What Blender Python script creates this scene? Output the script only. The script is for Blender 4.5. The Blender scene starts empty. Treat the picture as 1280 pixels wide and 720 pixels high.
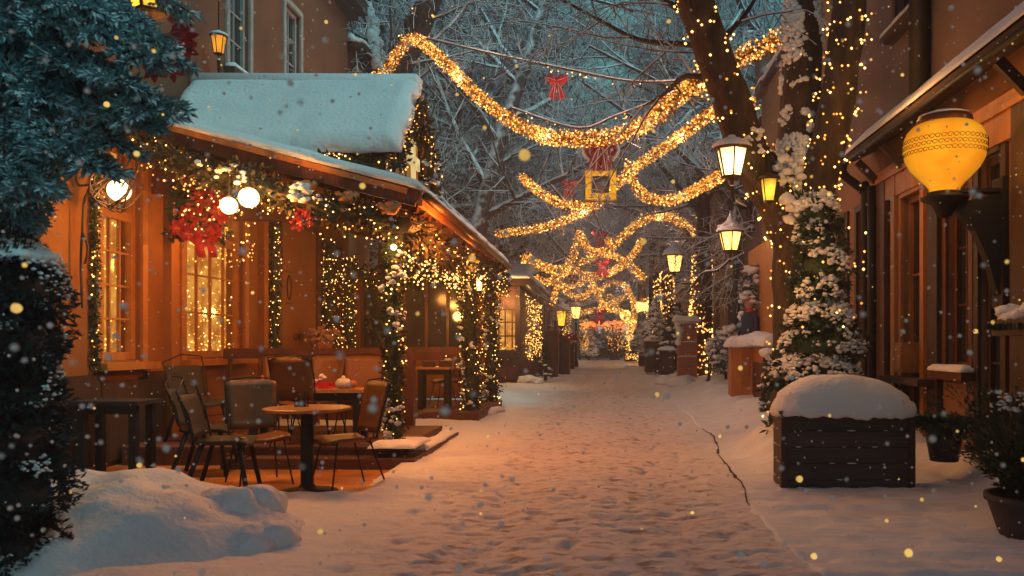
import bpy, bmesh, math, random
from mathutils import Vector, Matrix, Euler, noise
R = math.radians
S = bpy.context.scene
C = S.collection
random.seed(7)

# ------------------------------------------------------------------ camera, sky, sun, exposure
cd = bpy.data.cameras.new('camera'); cam = bpy.data.objects.new('camera', cd); C.objects.link(cam)
cam.location = (0, 0, 1.3); cam.rotation_euler = (R(90), 0, 0)
cd.sensor_width = 36; cd.lens = 28.125; cd.shift_x = -115/1280; cd.shift_y = 70/1280
cd.clip_start = .05; cd.clip_end = 900
cd.dof.use_dof = True; cd.dof.focus_distance = 13; cd.dof.aperture_fstop = 2.8
S.camera = cam
W = bpy.data.worlds.new('World'); S.world = W; W.use_nodes = True
nt = W.node_tree; bg = nt.nodes['Background']
sky = nt.nodes.new('ShaderNodeTexSky'); sky.sky_type = 'NISHITA'; sky.sun_disc = False
SUN_EL, SUN_AZ = 52, 118         # azimuth clockwise from +Y (north)
sky.sun_elevation = R(14); sky.sun_rotation = R(SUN_AZ); sky.air_density = 1.6; sky.ozone_density = 4
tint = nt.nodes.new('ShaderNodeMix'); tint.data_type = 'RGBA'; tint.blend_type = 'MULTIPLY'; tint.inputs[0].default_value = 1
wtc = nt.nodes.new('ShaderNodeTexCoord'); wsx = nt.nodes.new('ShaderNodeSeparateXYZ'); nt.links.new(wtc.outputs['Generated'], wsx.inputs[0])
wr = nt.nodes.new('ShaderNodeValToRGB'); nt.links.new(wsx.outputs[2], wr.inputs[0]); cr = wr.color_ramp   # sky tint: mauve low down, a teal band; mauve overhead added to colour the snow
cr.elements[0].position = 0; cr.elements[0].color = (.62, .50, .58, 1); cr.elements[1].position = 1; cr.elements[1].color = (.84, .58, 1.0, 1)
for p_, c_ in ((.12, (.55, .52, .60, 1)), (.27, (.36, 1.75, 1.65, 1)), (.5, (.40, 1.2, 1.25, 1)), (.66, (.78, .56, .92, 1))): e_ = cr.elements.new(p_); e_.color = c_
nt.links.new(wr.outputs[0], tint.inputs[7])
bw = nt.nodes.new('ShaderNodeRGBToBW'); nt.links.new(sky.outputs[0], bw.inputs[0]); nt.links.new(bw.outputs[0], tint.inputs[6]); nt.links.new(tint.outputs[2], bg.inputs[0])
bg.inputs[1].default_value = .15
sl = bpy.data.lights.new('sun', 'SUN'); sl.energy = 1.7; sl.angle = R(12); sl.color = (.36, .92, .86)
sun = bpy.data.objects.new('sun', sl); C.objects.link(sun)
sd = Vector((math.sin(R(SUN_AZ))*math.cos(R(SUN_EL)), math.cos(R(SUN_AZ))*math.cos(R(SUN_EL)), math.sin(R(SUN_EL))))
sun.rotation_euler = sd.to_track_quat('Z', 'Y').to_euler()
S.view_settings.view_transform = 'Standard'; S.view_settings.look = 'None'
S.view_settings.exposure = 0; S.view_settings.gamma = 1
cy = S.cycles
cy.use_denoising = True
try: cy.denoiser = 'OPENIMAGEDENOISE'
except Exception: pass
cy.max_bounces = 6; cy.diffuse_bounces = 3; cy.glossy_bounces = 2; cy.transmission_bounces = 3; cy.transparent_max_bounces = 8
cy.sample_clamp_indirect = 1.5; cy.sample_clamp_direct = 0; cy.use_light_tree = True
cy.caustics_reflective = False; cy.caustics_refractive = False

def at(px, py, Y):               # a photo pixel at depth Y metres
    return Vector(((px-755)/1000*Y, Y, 1.3-(py-430)/1000*Y))

# ------------------------------------------------------------------ materials
M = {}
def mat(name, col, rough=.7, col2=None, scale=8, bump=0, bscale=30, metal=0, detail=4, stretch=None, spec=.5, dist=.02):
    m = bpy.data.materials.new(name); m.use_nodes = True; n = m.node_tree; b = n.nodes['Principled BSDF']
    b.inputs['Roughness'].default_value = rough; b.inputs['Metallic'].default_value = metal
    b.inputs['Specular IOR Level'].default_value = spec
    tc = n.nodes.new('ShaderNodeTexCoord'); mp = n.nodes.new('ShaderNodeMapping')
    n.links.new(tc.outputs['Object'], mp.inputs[0])
    if stretch: mp.inputs['Scale'].default_value = stretch
    c = (*col, 1)
    if col2 is None: col2 = tuple(x*.72 for x in col)
    tx = n.nodes.new('ShaderNodeTexNoise'); tx.inputs['Scale'].default_value = scale; tx.inputs['Detail'].default_value = detail
    n.links.new(mp.outputs[0], tx.inputs['Vector'])
    rp = n.nodes.new('ShaderNodeValToRGB'); rp.color_ramp.elements[0].position = .35; rp.color_ramp.elements[1].position = .65
    rp.color_ramp.elements[0].color = (*col2, 1); rp.color_ramp.elements[1].color = c
    n.links.new(tx.outputs[0], rp.inputs[0]); n.links.new(rp.outputs[0], b.inputs['Base Color'])
    if bump:
        t2 = n.nodes.new('ShaderNodeTexNoise'); t2.inputs['Scale'].default_value = bscale; t2.inputs['Detail'].default_value = 5
        n.links.new(mp.outputs[0], t2.inputs['Vector'])
        bp = n.nodes.new('ShaderNodeBump'); bp.inputs['Strength'].default_value = bump; bp.inputs['Distance'].default_value = dist
        n.links.new(t2.outputs[0], bp.inputs['Height']); n.links.new(bp.outputs[0], b.inputs['Normal'])
    M[name] = m; return m
def snowtop(name, col, thresh=.3, col2=None, scale=8, amount=1, soft=.25, nscale=7):
    """a surface with snow lying on whatever faces up"""
    m = mat(name, col, .8, col2, scale, .5, 40); n = m.node_tree; b = n.nodes['Principled BSDF']
    base = b.inputs['Base Color'].links[0].from_socket
    g = n.nodes.new('ShaderNodeNewGeometry'); sx = n.nodes.new('ShaderNodeSeparateXYZ'); n.links.new(g.outputs['Normal'], sx.inputs[0])
    tc = n.nodes.new('ShaderNodeTexCoord'); no = n.nodes.new('ShaderNodeTexNoise'); no.inputs['Scale'].default_value = nscale; n.links.new(tc.outputs['Object'], no.inputs['Vector'])
    ad = n.nodes.new('ShaderNodeMath'); ad.operation = 'MULTIPLY_ADD'; n.links.new(no.outputs[0], ad.inputs[0]); ad.inputs[1].default_value = 1.0; n.links.new(sx.outputs[2], ad.inputs[2])
    mr = n.nodes.new('ShaderNodeMapRange'); mr.inputs[1].default_value = thresh+.5; mr.inputs[2].default_value = thresh+.5+soft; mr.inputs[4].default_value = amount
    n.links.new(ad.outputs[0], mr.inputs[0])
    mx = n.nodes.new('ShaderNodeMix'); mx.data_type = 'RGBA'; n.links.new(mr.outputs[0], mx.inputs[0]); n.links.new(base, mx.inputs[6]); mx.inputs[7].default_value = (.78, .8, .86, 1)
    n.links.new(mx.outputs[2], b.inputs['Base Color']); return m
def brick(name, c1, c2, mortar, scale=1.0, plane='yz'):
    m = bpy.data.materials.new(name); m.use_nodes = True; n = m.node_tree; b = n.nodes['Principled BSDF']; b.inputs['Roughness'].default_value = .85
    tc = n.nodes.new('ShaderNodeTexCoord'); sp = n.nodes.new('ShaderNodeSeparateXYZ'); cb = n.nodes.new('ShaderNodeCombineXYZ')
    n.links.new(tc.outputs['Object'], sp.inputs[0])
    ad = n.nodes.new('ShaderNodeMath'); n.links.new(sp.outputs[0], ad.inputs[0]); n.links.new(sp.outputs[1], ad.inputs[1])
    n.links.new(ad.outputs[0], cb.inputs[0]); n.links.new(sp.outputs[2], cb.inputs[1])
    bt = n.nodes.new('ShaderNodeTexBrick'); bt.inputs['Scale'].default_value = scale; bt.inputs['Color1'].default_value = (*c1, 1); bt.inputs['Color2'].default_value = (*c2, 1)
    bt.inputs['Mortar'].default_value = (*mortar, 1); bt.inputs['Brick Width'].default_value = .23; bt.inputs['Row Height'].default_value = .075; bt.inputs['Mortar Size'].default_value = .01
    n.links.new(cb.outputs[0], bt.inputs['Vector']); n.links.new(bt.outputs[0], b.inputs['Base Color'])
    bp = n.nodes.new('ShaderNodeBump'); bp.inputs['Strength'].default_value = .5; bp.inputs['Distance'].default_value = .01; n.links.new(bt.outputs[1], bp.inputs['Height']); bp.invert = True; n.links.new(bp.outputs[0], b.inputs['Normal'])
    M[name] = m; return m
def emit(name, col, strength, sample=True, col2=None, scale=6, lo=.6, hot=None, face=None):
    """something that gives off light; brightness and hue vary a little over it"""
    m = bpy.data.materials.new(name); m.use_nodes = True; n = m.node_tree; n.nodes.clear()
    o = n.nodes.new('ShaderNodeOutputMaterial'); e = n.nodes.new('ShaderNodeEmission'); e.inputs[1].default_value = strength
    tc = n.nodes.new('ShaderNodeTexCoord'); tx = n.nodes.new('ShaderNodeTexNoise'); tx.inputs['Scale'].default_value = scale
    n.links.new(tc.outputs['Object'], tx.inputs[0]); rp = n.nodes.new('ShaderNodeValToRGB')
    rp.color_ramp.elements[0].position = .35; rp.color_ramp.elements[1].position = .65
    rp.color_ramp.elements[0].color = (*(col2 or tuple(x*lo for x in col)), 1); rp.color_ramp.elements[1].color = (*col, 1)
    n.links.new(tx.outputs[0], rp.inputs[0]); n.links.new(rp.outputs[0], e.inputs[0]); n.links.new(e.outputs[0], o.inputs[0])
    if hot:      # the flame behind the glass makes its middle brighter
        mp = n.nodes.new('ShaderNodeMapping'); mp.inputs['Location'].default_value = (-.62,-.62,-.58); mp.inputs['Scale'].default_value = (1.24,1.24,1.24); n.links.new(tc.outputs['Generated'], mp.inputs[0])
        gt = n.nodes.new('ShaderNodeTexGradient'); gt.gradient_type = 'SPHERICAL'; n.links.new(mp.outputs[0], gt.inputs[0])
        mr = n.nodes.new('ShaderNodeMapRange'); mr.inputs[2].default_value = .6; mr.inputs[3].default_value = strength*hot[0]; mr.inputs[4].default_value = strength*hot[1]; n.links.new(gt.outputs['Fac'], mr.inputs[0]); n.links.new(mr.outputs[0], e.inputs[1])
    if face:     # milky glass: dimmer where it is seen edge-on and thick
        lw = n.nodes.new('ShaderNodeLayerWeight'); lw.inputs[0].default_value = .35; mr = n.nodes.new('ShaderNodeMapRange'); mr.inputs[3].default_value = strength*face[1]; mr.inputs[4].default_value = strength*face[0]; n.links.new(lw.outputs['Facing'], mr.inputs[0]); n.links.new(mr.outputs[0], e.inputs[1])
    if not sample: m.cycles.emission_sampling = 'NONE'
    M[name] = m; return m
def glass(name, tintc=(.6, .6, .6), alpha=.25, rough=.05):
    m = bpy.data.materials.new(name); m.use_nodes = True; n = m.node_tree; n.nodes.clear()
    o = n.nodes.new('ShaderNodeOutputMaterial'); t = n.nodes.new('ShaderNodeBsdfTransparent'); t.inputs[0].default_value = (*tintc, 1)
    g = n.nodes.new('ShaderNodeBsdfGlossy'); g.inputs['Roughness'].default_value = rough; g.inputs[0].default_value = (.8, .8, .8, 1)
    x = n.nodes.new('ShaderNodeMixShader'); x.inputs[0].default_value = alpha
    n.links.new(t.outputs[0], x.inputs[1]); n.links.new(g.outputs[0], x.inputs[2]); n.links.new(x.outputs[0], o.inputs[0]); M[name] = m; return m

mat('snow', (.82, .84, .88), .65, (.74, .77, .83), 3, .35, 45, spec=.3, dist=.015)
mat('snow_soft', (.82, .84, .88), .65, (.76, .79, .84), 2, .5, 22, spec=.3, dist=.03)
mat('stucco_ochre', (.25, .092, .014), .85, (.18, .062, .01), 1.6, .35, 60, dist=.008)
mat('stucco_upper', (.21, .08, .036), .88, (.15, .056, .026), 1.2, .35, 60, dist=.008)
mat('stucco_panel', (.32, .125, .022), .85, (.25, .095, .017), 2, .3, 50, dist=.006)
mat('stucco_grey', (.17, .11, .095), .9, (.12, .082, .07), 1.0, .4, 50, dist=.008)
mat('stucco_tan', (.28, .14, .07), .9, (.2, .1, .05), 1.4, .4, 50, dist=.008)
mat('stucco_dark', (.08, .05, .045), .9, (.05, .035, .03), 1.4, .4, 50, dist=.008)
mat('wood_dark', (.05, .022, .014), .55, (.025, .012, .009), 14, .5, 60, stretch=(1, 1, .15))
mat('wood_box', (.075, .055, .05), .62, (.04, .03, .028), 10, .7, 70, stretch=(.15, 1, 1))
mat('wood_red', (.12, .033, .014), .5, (.065, .02, .01), 10, .4, 60, stretch=(1, 1, .2))
mat('wood_orange', (.52, .2, .05), .5, (.38, .13, .035), 10, .4, 60, stretch=(1, 1, .2))
mat('wood_trim', (.38, .145, .025), .5, (.3, .11, .018), 8, .3, 50)
mat('wood_deck', (.16, .06, .035), .6, (.08, .03, .02), 8, .6, 60, stretch=(.2, 1, 1))
mat('trim_pale', (.4, .38, .36), .7, (.3, .28, .27), 6, .2, 40)
mat('iron', (.014, .014, .016), .6, (.01, .01, .012), 20, .3, 60, metal=.3)
mat('bronze', (.09, .055, .03), .45, (.05, .03, .02), 20, .3, 60, metal=.5)
mat('iron_blue', (.03, .055, .08), .5, (.02, .035, .05), 12, .3, 60)
mat('vinyl_tan', (.19, .07, .018), .42, (.13, .045, .012), 6, .2, 90)
mat('dark_fabric', (.02, .02, .022), .7, None, 10, .3, 60)
mat('table_wood', (.5, .24, .09), .35, (.36, .15, .05), 12, .2, 60, stretch=(.3, 1, 1))
mat('bark', (.075, .05, .035), .9, (.03, .02, .016), 9, 1, 22, stretch=(1, 1, .25), dist=.05)
mat('leaf_dark', (.028, .045, .016), .6, (.018, .035, .012), 5)
mat('leaf_warm', (.06, .045, .012), .6, (.03, .028, .01), 5)
mat('leaf_blue', (.12, .25, .29), .75, (.045, .11, .14), 2.5, spec=.15)
mat('leaf_hedge', (.03, .045, .05), .7, (.012, .022, .025), 4)
mat('needle', (.03, .07, .04), .7, (.015, .04, .025), 5)
snowtop('leaf_frost', (.18, .36, .40), .05, (.06, .17, .2), 2.5, .6, .5, 5)
snowtop('needle_snowy', (.035, .08, .055), .15, nscale=9)
snowtop('bark_snowy', (.06, .045, .045), .0, nscale=5)
snowtop('twig_snowy', (.06, .05, .056), -.35, nscale=3)
mat('poinsettia', (.42, .010, .014), .5, (.16, .004, .006), 14)
mat('ribbon_red', (.6, .02, .035), .45, (.4, .01, .02), 9)
mat('ribbon_white', (.7, .6, .55), .5)
mat('gold', (.8, .5, .08), .35, (.5, .28, .04), 30, metal=.6)
mat('tinsel', (.55, .27, .05), .4, (.3, .13, .02), 25, metal=.3)
mat('cable', (.05, .04, .03), .6)
mat('ceramic', (.7, .66, .6), .3)
mat('terracotta', (.42, .16, .07), .7, None, 8, .3, 40)
mat('pot_dark', (.05, .04, .045), .7, (.03, .025, .028), 8, .6, 40)
mat('navy', (.02, .035, .10), .8, (.015, .025, .07), 8, .4, 50)
mat('hat_red', (.6, .07, .035), .9, None, 20, .6, 80)
mat('skin', (.55, .3, .2), .6)
mat('trousers', (.03, .03, .04), .8)
mat('hair', (.04, .02, .012), .8)
mat('sign_dark', (.05, .045, .06), .5)
mat('letter', (.05, .03, .02), .6)
mat('letter_pale', (.45, .4, .38), .6)
mat('flower_pink', (.6, .35, .33), .7)
mat('dark_glass', (.015, .02, .028), .08, (.03, .035, .045), 1.2, spec=.8)
mat('curtain', (.12, .06, .03), .8, None, 10)
brick('brick_red', (.42, .1, .04), (.33, .08, .035), (.3, .25, .22))
brick('brick_dark', (.2, .08, .05), (.15, .06, .04), (.14, .11, .1))
emit('bulb_bright', (1, .58, .18), 6, False, (1, .45, .09), 9)
emit('bulb_gold', (1, .46, .08), 2.8, False, (.9, .32, .05), 30)
emit('rope_bright', (1, .58, .17), 6, False, (1, .45, .09), 9)
emit('rope_gold', (1, .44, .075), 2.1, False, (.9, .3, .03), 30)
emit('rope_deep', (1, .33, .04), .95, False, (.8, .2, .02), 30)
emit('bulb_deep', (1, .36, .05), 1.6, False, (.8, .22, .02), 30)
emit('bulb_red', (1, .10, .03), 2.6, False, (1, .25, .04), 5)
emit('lamp_white', (1, .62, .22), 5, hot=(.5, 1.5))
emit('globe_white', (1, .66, .28), 6, face=(.5, 1.3))
emit('lamp_yellow', (1, .58, .15), 3.0, col2=(1, .48, .08), hot=(.45, 1.7))
emit('lamp_amber', (1, .36, .03), 1.2)
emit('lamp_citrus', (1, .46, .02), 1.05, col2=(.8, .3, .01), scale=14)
emit('lamp_lemon', (1, .52, .04), 1.8, hot=(.4, 1.6))
emit('shade_amber', (1, .385, .016), 1.08, col2=(.88, .27, .010), scale=3, face=(.35, 1.2))
emit('room_glow', (1, .46, .1), .42, False, (.35, .11, .02), 3)
emit('room_glow_strong', (1, .44, .08), 1.05, False, (.5, .15, .02), 4)
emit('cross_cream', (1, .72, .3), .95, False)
emit('spark', (1, .62, .16), 1.0, False)  # glow put into small dots that imitate golden bokeh, no lamp
glass('pane', (.85, .8, .7), .1)
# the trodden street: snow with brown slush showing where feet and wheels went
m = mat('street_snow', (.80, .80, .82), .6, (.74, .75, .79), 1.5, .5, 28, spec=.3, dist=.02); n = m.node_tree; b = n.nodes['Principled BSDF']
base = b.inputs['Base Color'].links[0].from_socket
tc = n.nodes.new('ShaderNodeTexCoord'); mp = n.nodes.new('ShaderNodeMapping'); mp.inputs['Scale'].default_value = (6.5, 14, 1); n.links.new(tc.outputs['Object'], mp.inputs[0])
n1 = n.nodes.new('ShaderNodeTexNoise'); n1.inputs['Scale'].default_value = 1; n1.inputs['Detail'].default_value = 3; n1.inputs['Roughness'].default_value = .55; n.links.new(mp.outputs[0], n1.inputs[0])
r1 = n.nodes.new('ShaderNodeMapRange'); r1.inputs[1].default_value = .52; r1.inputs[2].default_value = .64; n.links.new(n1.outputs[0], r1.inputs[0])
sp = n.nodes.new('ShaderNodeSeparateXYZ'); n.links.new(tc.outputs['Object'], sp.inputs[0])
n2 = n.nodes.new('ShaderNodeTexNoise'); n2.inputs['Scale'].default_value = .9; n.links.new(tc.outputs['Object'], n2.inputs[0])
ab = n.nodes.new('ShaderNodeMath'); ab.operation = 'ADD'; n.links.new(sp.outputs[0], ab.inputs[0]); ab.inputs[1].default_value = .1
ab2 = n.nodes.new('ShaderNodeMath'); ab2.operation = 'ABSOLUTE'; n.links.new(ab.outputs[0], ab2.inputs[0])
ab3 = n.nodes.new('ShaderNodeMath'); ab3.operation = 'ADD'; n.links.new(ab2.outputs[0], ab3.inputs[0]); n.links.new(n2.outputs[0], ab3.inputs[1])
r2 = n.nodes.new('ShaderNodeMapRange'); r2.inputs[1].default_value = 2.1; r2.inputs[2].default_value = 1.2; n.links.new(ab3.outputs[0], r2.inputs[0])
mu = n.nodes.new('ShaderNodeMath'); mu.operation = 'MULTIPLY'; n.links.new(r1.outputs[0], mu.inputs[0]); n.links.new(r2.outputs[0], mu.inputs[1])
mx = n.nodes.new('ShaderNodeMix'); mx.data_type = 'RGBA'; n.links.new(mu.outputs[0], mx.inputs[0])
wv = n.nodes.new('ShaderNodeMix'); wv.data_type = 'RGBA'; n.links.new(r2.outputs[0], wv.inputs[0]); n.links.new(base, wv.inputs[6]); wv.inputs[7].default_value = (.66, .60, .60, 1)
n.links.new(wv.outputs[2], mx.inputs[6]); mx.inputs[7].default_value = (.36, .27, .24, 1)
n.links.new(mx.outputs[2], b.inputs['Base Color'])
m = mat('flake', (.97, .97, .97), .8, (.93, .93, .95)); n = m.node_tree; b = n.nodes['Principled BSDF']; tl_ = n.nodes.new('ShaderNodeBsdfTranslucent'); tl_.inputs[0].default_value = (.97, .97, .97, 1)
ms = n.nodes.new('ShaderNodeMixShader'); ms.inputs[0].default_value = .5; n.links.new(b.outputs[0], ms.inputs[1]); n.links.new(tl_.outputs[0], ms.inputs[2]); n.links.new(ms.outputs[0], n.nodes['Material Output'].inputs[0])
# patio pavers
mat('patio', (.62, .26, .06), .5, (.24, .09, .025), 2.2, .7, 9, stretch=(.6, 1.4, 1), dist=.03)

# ------------------------------------------------------------------ mesh builder
ORG = {}
EACH = {'pilaster','panel_frame','eave_bracket','curtain','pane','corner_post','shutters','rafters','downpipe','plinth','bargeboard','cross_ribbon','icicle'}
class MB:
    def __init__(s): s.v = []; s.f = []; s.m = []; s.cur = 0
    def add(s, vs, fs):
        k = len(s.v); s.v.extend(vs); s.f.extend([tuple(i+k for i in f) for f in fs]); s.m.extend([s.cur]*len(fs)); return s
    def box(s, x0, x1, y0, y1, z0, z1):
        return s.add([(x0,y0,z0),(x1,y0,z0),(x1,y1,z0),(x0,y1,z0),(x0,y0,z1),(x1,y0,z1),(x1,y1,z1),(x0,y1,z1)],
                     [(0,3,2,1),(4,5,6,7),(0,1,5,4),(1,2,6,5),(2,3,7,6),(3,0,4,7)])
    def bar(s, a, b, w, h=None, up=(0,0,1)):
        a, b = Vector(a), Vector(b); h = h or w; d = (b-a).normalized(); up = Vector(up)
        if abs(d.dot(up)) > .98: up = Vector((0,1,0))
        r = d.cross(up).normalized()*w/2; u = r.cross(d).normalized()*h/2
        vs = [p+sx*r+sy*u for p in (a, b) for sx, sy in ((-1,-1),(1,-1),(1,1),(-1,1))]
        return s.add([tuple(v) for v in vs], [(0,3,2,1),(4,5,6,7),(0,1,5,4),(1,2,6,5),(2,3,7,6),(3,0,4,7)])
    def tube(s, pts, rad, sides=8, cap=True, wob=0):
        pts = [Vector(p) for p in pts]; n = len(pts)
        if not hasattr(rad, '__len__'): rad = [rad]*n
        vs = []; u = None
        for i, p in enumerate(pts):
            d = (pts[min(i+1,n-1)]-pts[max(i-1,0)])
            if d.length < 1e-9: d = Vector((0,0,1))
            d.normalize()
            if u is None: u = Vector((0,0,1)) if abs(d.z) < .9 else Vector((1,0,0))
            u = (u-d*u.dot(d)); 
            if u.length < 1e-6: u = d.orthogonal()
            u.normalize(); r = d.cross(u)
            for k in range(sides):
                a = 2*math.pi*k/sides; q = p+(u*math.cos(a)+r*math.sin(a))*rad[i]
                if wob: q += noise.noise_vector(q*3)*wob*rad[i]
                vs.append(tuple(q))
        fs = [(i*sides+k, i*sides+(k+1)%sides, (i+1)*sides+(k+1)%sides, (i+1)*sides+k) for i in range(n-1) for k in range(sides)]
        if cap and sides > 2: fs += [tuple(range(sides))[::-1], tuple((n-1)*sides+k for k in range(sides))]
        return s.add(vs, fs)
    def lathe(s, prof, c=(0,0,0), n=24, cap=True):
        cx, cy_, cz = c; vs = [(cx+r*math.cos(2*math.pi*k/n), cy_+r*math.sin(2*math.pi*k/n), cz+z) for r, z in prof for k in range(n)]
        L = len(prof); fs = [(i*n+k, i*n+(k+1)%n, (i+1)*n+(k+1)%n, (i+1)*n+k) for i in range(L-1) for k in range(n)]
        if cap: fs += [tuple(range(n))[::-1], tuple((L-1)*n+k for k in range(n))]
        return s.add(vs, fs)
    def lump(s, c, r, sq=(1,1,1), amp=.25, fr=1.5, det=2):
        V, F = ICO[det]; c = Vector(c); sd_ = Vector((random.random()*50,)*3); vs = []
        for v in V:
            k = 1+amp*noise.noise(v*fr+sd_)+amp*.4*noise.noise(v*fr*2.7+sd_)
            vs.append((c.x+v.x*r*sq[0]*k, c.y+v.y*r*sq[1]*k, c.z+v.z*r*sq[2]*k))
        return s.add(vs, F)
    def bulb(s, p, r):
        x, y, z = p
        return s.add([(x+r,y,z),(x-r,y,z),(x,y+r,z),(x,y-r,z),(x,y,z+r),(x,y,z-r)], [(0,2,4),(2,1,4),(1,3,4),(3,0,4),(2,0,5),(1,2,5),(3,1,5),(0,3,5)])
    def leaf(s, p, size, d=None, asp=.45, droop=0):
        p = Vector(p); d = Vector(d) if d is not None else Vector((random.gauss(0,1), random.gauss(0,1), random.gauss(0,.8)-droop)); d.normalize()
        q = d.cross(Vector((random.gauss(0,1), random.gauss(0,1), random.gauss(0,1)))); 
        if q.length < 1e-4: q = d.orthogonal()
        q.normalize(); nn = d.cross(q)
        a = p; b2 = p+d*size*.5+q*size*asp*.5+nn*size*.08; c = p+d*size; e = p+d*size*.5-q*size*asp*.5+nn*size*.08
        return s.add([tuple(a), tuple(b2), tuple(c), tuple(e)], [(0,1,2),(0,2,3)])
    def build(s, name, mats, parent=None, smooth=False, loc=None):
        if name in EACH and parent:
            par_ = list(range(len(s.v)))
            def find(a):
                while par_[a] != a: par_[a] = par_[par_[a]]; a = par_[a]
                return a
            for f in s.f:
                r_ = find(f[0])
                for q in f[1:]: par_[find(q)] = r_
            gr = {}
            for f, m_ in zip(s.f, s.m): gr.setdefault(find(f[0]), []).append((f, m_))
            if len(gr) > 1:
                for fl in gr.values():
                    ids = sorted({i for f, _ in fl for i in f}); mp_ = {i: k for k, i in enumerate(ids)}; b_ = MB()
                    b_.v = [s.v[i] for i in ids]; b_.f = [tuple(mp_[i] for i in f) for f, _ in fl]; b_.m = [m_ for _, m_ in fl]
                    last = b_.build(name, mats, parent, smooth)
                return last
        me = bpy.data.meshes.new(name)
        o = ORG.get(parent.name, Vector()) if parent else (Vector(loc) if loc is not None else Vector())
        me.from_pydata([(v[0]-o.x, v[1]-o.y, v[2]-o.z) for v in s.v], [], s.f)
        if not isinstance(mats, (list, tuple)): mats = [mats]
        for q in mats: me.materials.append(M[q])
        if len(mats) > 1: me.polygons.foreach_set('material_index', s.m)
        if smooth: me.polygons.foreach_set('use_smooth', [True]*len(s.f))
        me.update()
        ob = bpy.data.objects.new(name, me); C.objects.link(ob)
        if parent: ob.parent = parent; ORG[ob.name] = o
        else: ob.location = o; ORG[ob.name] = o
        return ob
ICO = {}
for d_ in (1, 2, 3, 4):
    bm = bmesh.new(); bmesh.ops.create_icosphere(bm, subdivisions=d_, radius=1)
    ICO[d_] = ([v.co.copy() for v in bm.verts], [tuple(v.index for v in f.verts) for f in bm.faces]); bm.free()

def tag(o, label=None, cat=None, group=None, kind=None):
    if label: o['label'] = label
    if cat: o['category'] = cat
    if group: o['group'] = group
    if kind: o['kind'] = kind
    return o
def thing(name, label, cat, loc=(0,0,0), group=None):
    o = bpy.data.objects.new(name, None); C.objects.link(o); o.location = loc; o.empty_display_size = .1
    ORG[o.name] = Vector(loc); return tag(o, label, cat, group)
def kids(o): return [c for c in bpy.data.objects if c.parent == o]
def copy_tree(o, parent=None, kk=None):
    c = o.copy(); C.objects.link(c); c.parent = parent
    for ch in kids(o): copy_tree(ch, c)
    return c
def lamp(parent, p, power, col=(1, .55, .2), rad=.08):
    l = bpy.data.lights.new('glow', 'POINT'); l.energy = power; l.color = col; l.shadow_soft_size = rad
    o = bpy.data.objects.new('glow', l); C.objects.link(o); o.location = Vector(p)-ORG.get(parent.name, Vector()); o.parent = parent; return o
def crom(P, n=12):
    P = [Vector(p) for p in P]; out = []
    for i in range(len(P)-1):
        a, b_, c, d = P[max(i-1,0)], P[i], P[i+1], P[min(i+2,len(P)-1)]
        for k in range(n):
            t = k/n; out.append(.5*((2*b_)+(c-a)*t+(2*a-5*b_+4*c-d)*t*t+(3*b_-a-3*c+d)*t**3))
    out.append(P[-1]); return out
def resample(P, step):
    out = [P[0]]; acc = 0
    for a, b_ in zip(P, P[1:]):
        L = (b_-a).length; t = step-acc
        while t <= L: out.append(a.lerp(b_, t/L)); t += step
        acc = (acc+L) % step
    return out
def rv(s=1): return Vector((random.uniform(-s,s), random.uniform(-s,s), random.uniform(-s,s)))
def ball(r):
    while 1:
        q = rv(1)
        if q.length <= 1: return q*r

def snow_sheet(mb, fn, nrm, th, nu, nv, edge=.12, over=.03, amp=.25, fr=1.3):
    """a blanket of snow over the surface fn(u,v); rounded lips, uneven thickness"""
    nrm = Vector(nrm).normalized(); A, Bq, D = fn(0,0), fn(1,0), fn(0,1); LU = (Bq-A).length; LV = (D-A).length
    top = []; bot = []
    for j in range(nv+1):
        for i in range(nu+1):
            u = i/nu; v = j/nv
            u2 = .5-.5*math.cos(math.pi*u) if nu < 30 else u; v2 = .5-.5*math.cos(math.pi*v)
            p = fn(u2, v2); d = min(u2*LU, (1-u2)*LU, v2*LV, (1-v2)*LV)
            t = min(1, d/edge); h = th*math.sqrt(max(0, 1-(1-t)**2))
            k = noise.noise(p*fr)+.5*noise.noise(p*fr*3.1)
            cen = fn(.5,.5); outw = (p-cen); outw -= nrm*outw.dot(nrm)
            rag = noise.noise(p*3.5)*.06+noise.noise(p*11)*.025
            q = p+nrm*(h*(1+amp*k)+.006)
            if d < edge*.6 and outw.length > 1e-3: q += outw.normalized()*(over+rag)*(1-d/(edge*.6))
            top.append(tuple(q)); bot.append(tuple(p+nrm*.003))
    n1_ = len(top); fs = []
    for j in range(nv):
        for i in range(nu):
            a = j*(nu+1)+i; fs.append((a, a+1, a+nu+2, a+nu+1)); fs.append((n1_+a, n1_+a+nu+1, n1_+a+nu+2, n1_+a+1))
    def side(a, b_): fs.append((a, n1_+a, n1_+b_, b_))
    for i in range(nu): side(i, i+1); side(nv*(nu+1)+i+1, nv*(nu+1)+i)
    for j in range(nv): side((j+1)*(nu+1), j*(nu+1)); side(j*(nu+1)+nu, (j+1)*(nu+1)+nu)
    mb.add(top+bot, fs); return mb
def patch(a, b_, d): # parallelogram surface
    a, b_, d = Vector(a), Vector(b_), Vector(d)
    return lambda u, v: a+(b_-a)*u+(d-a)*v

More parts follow.
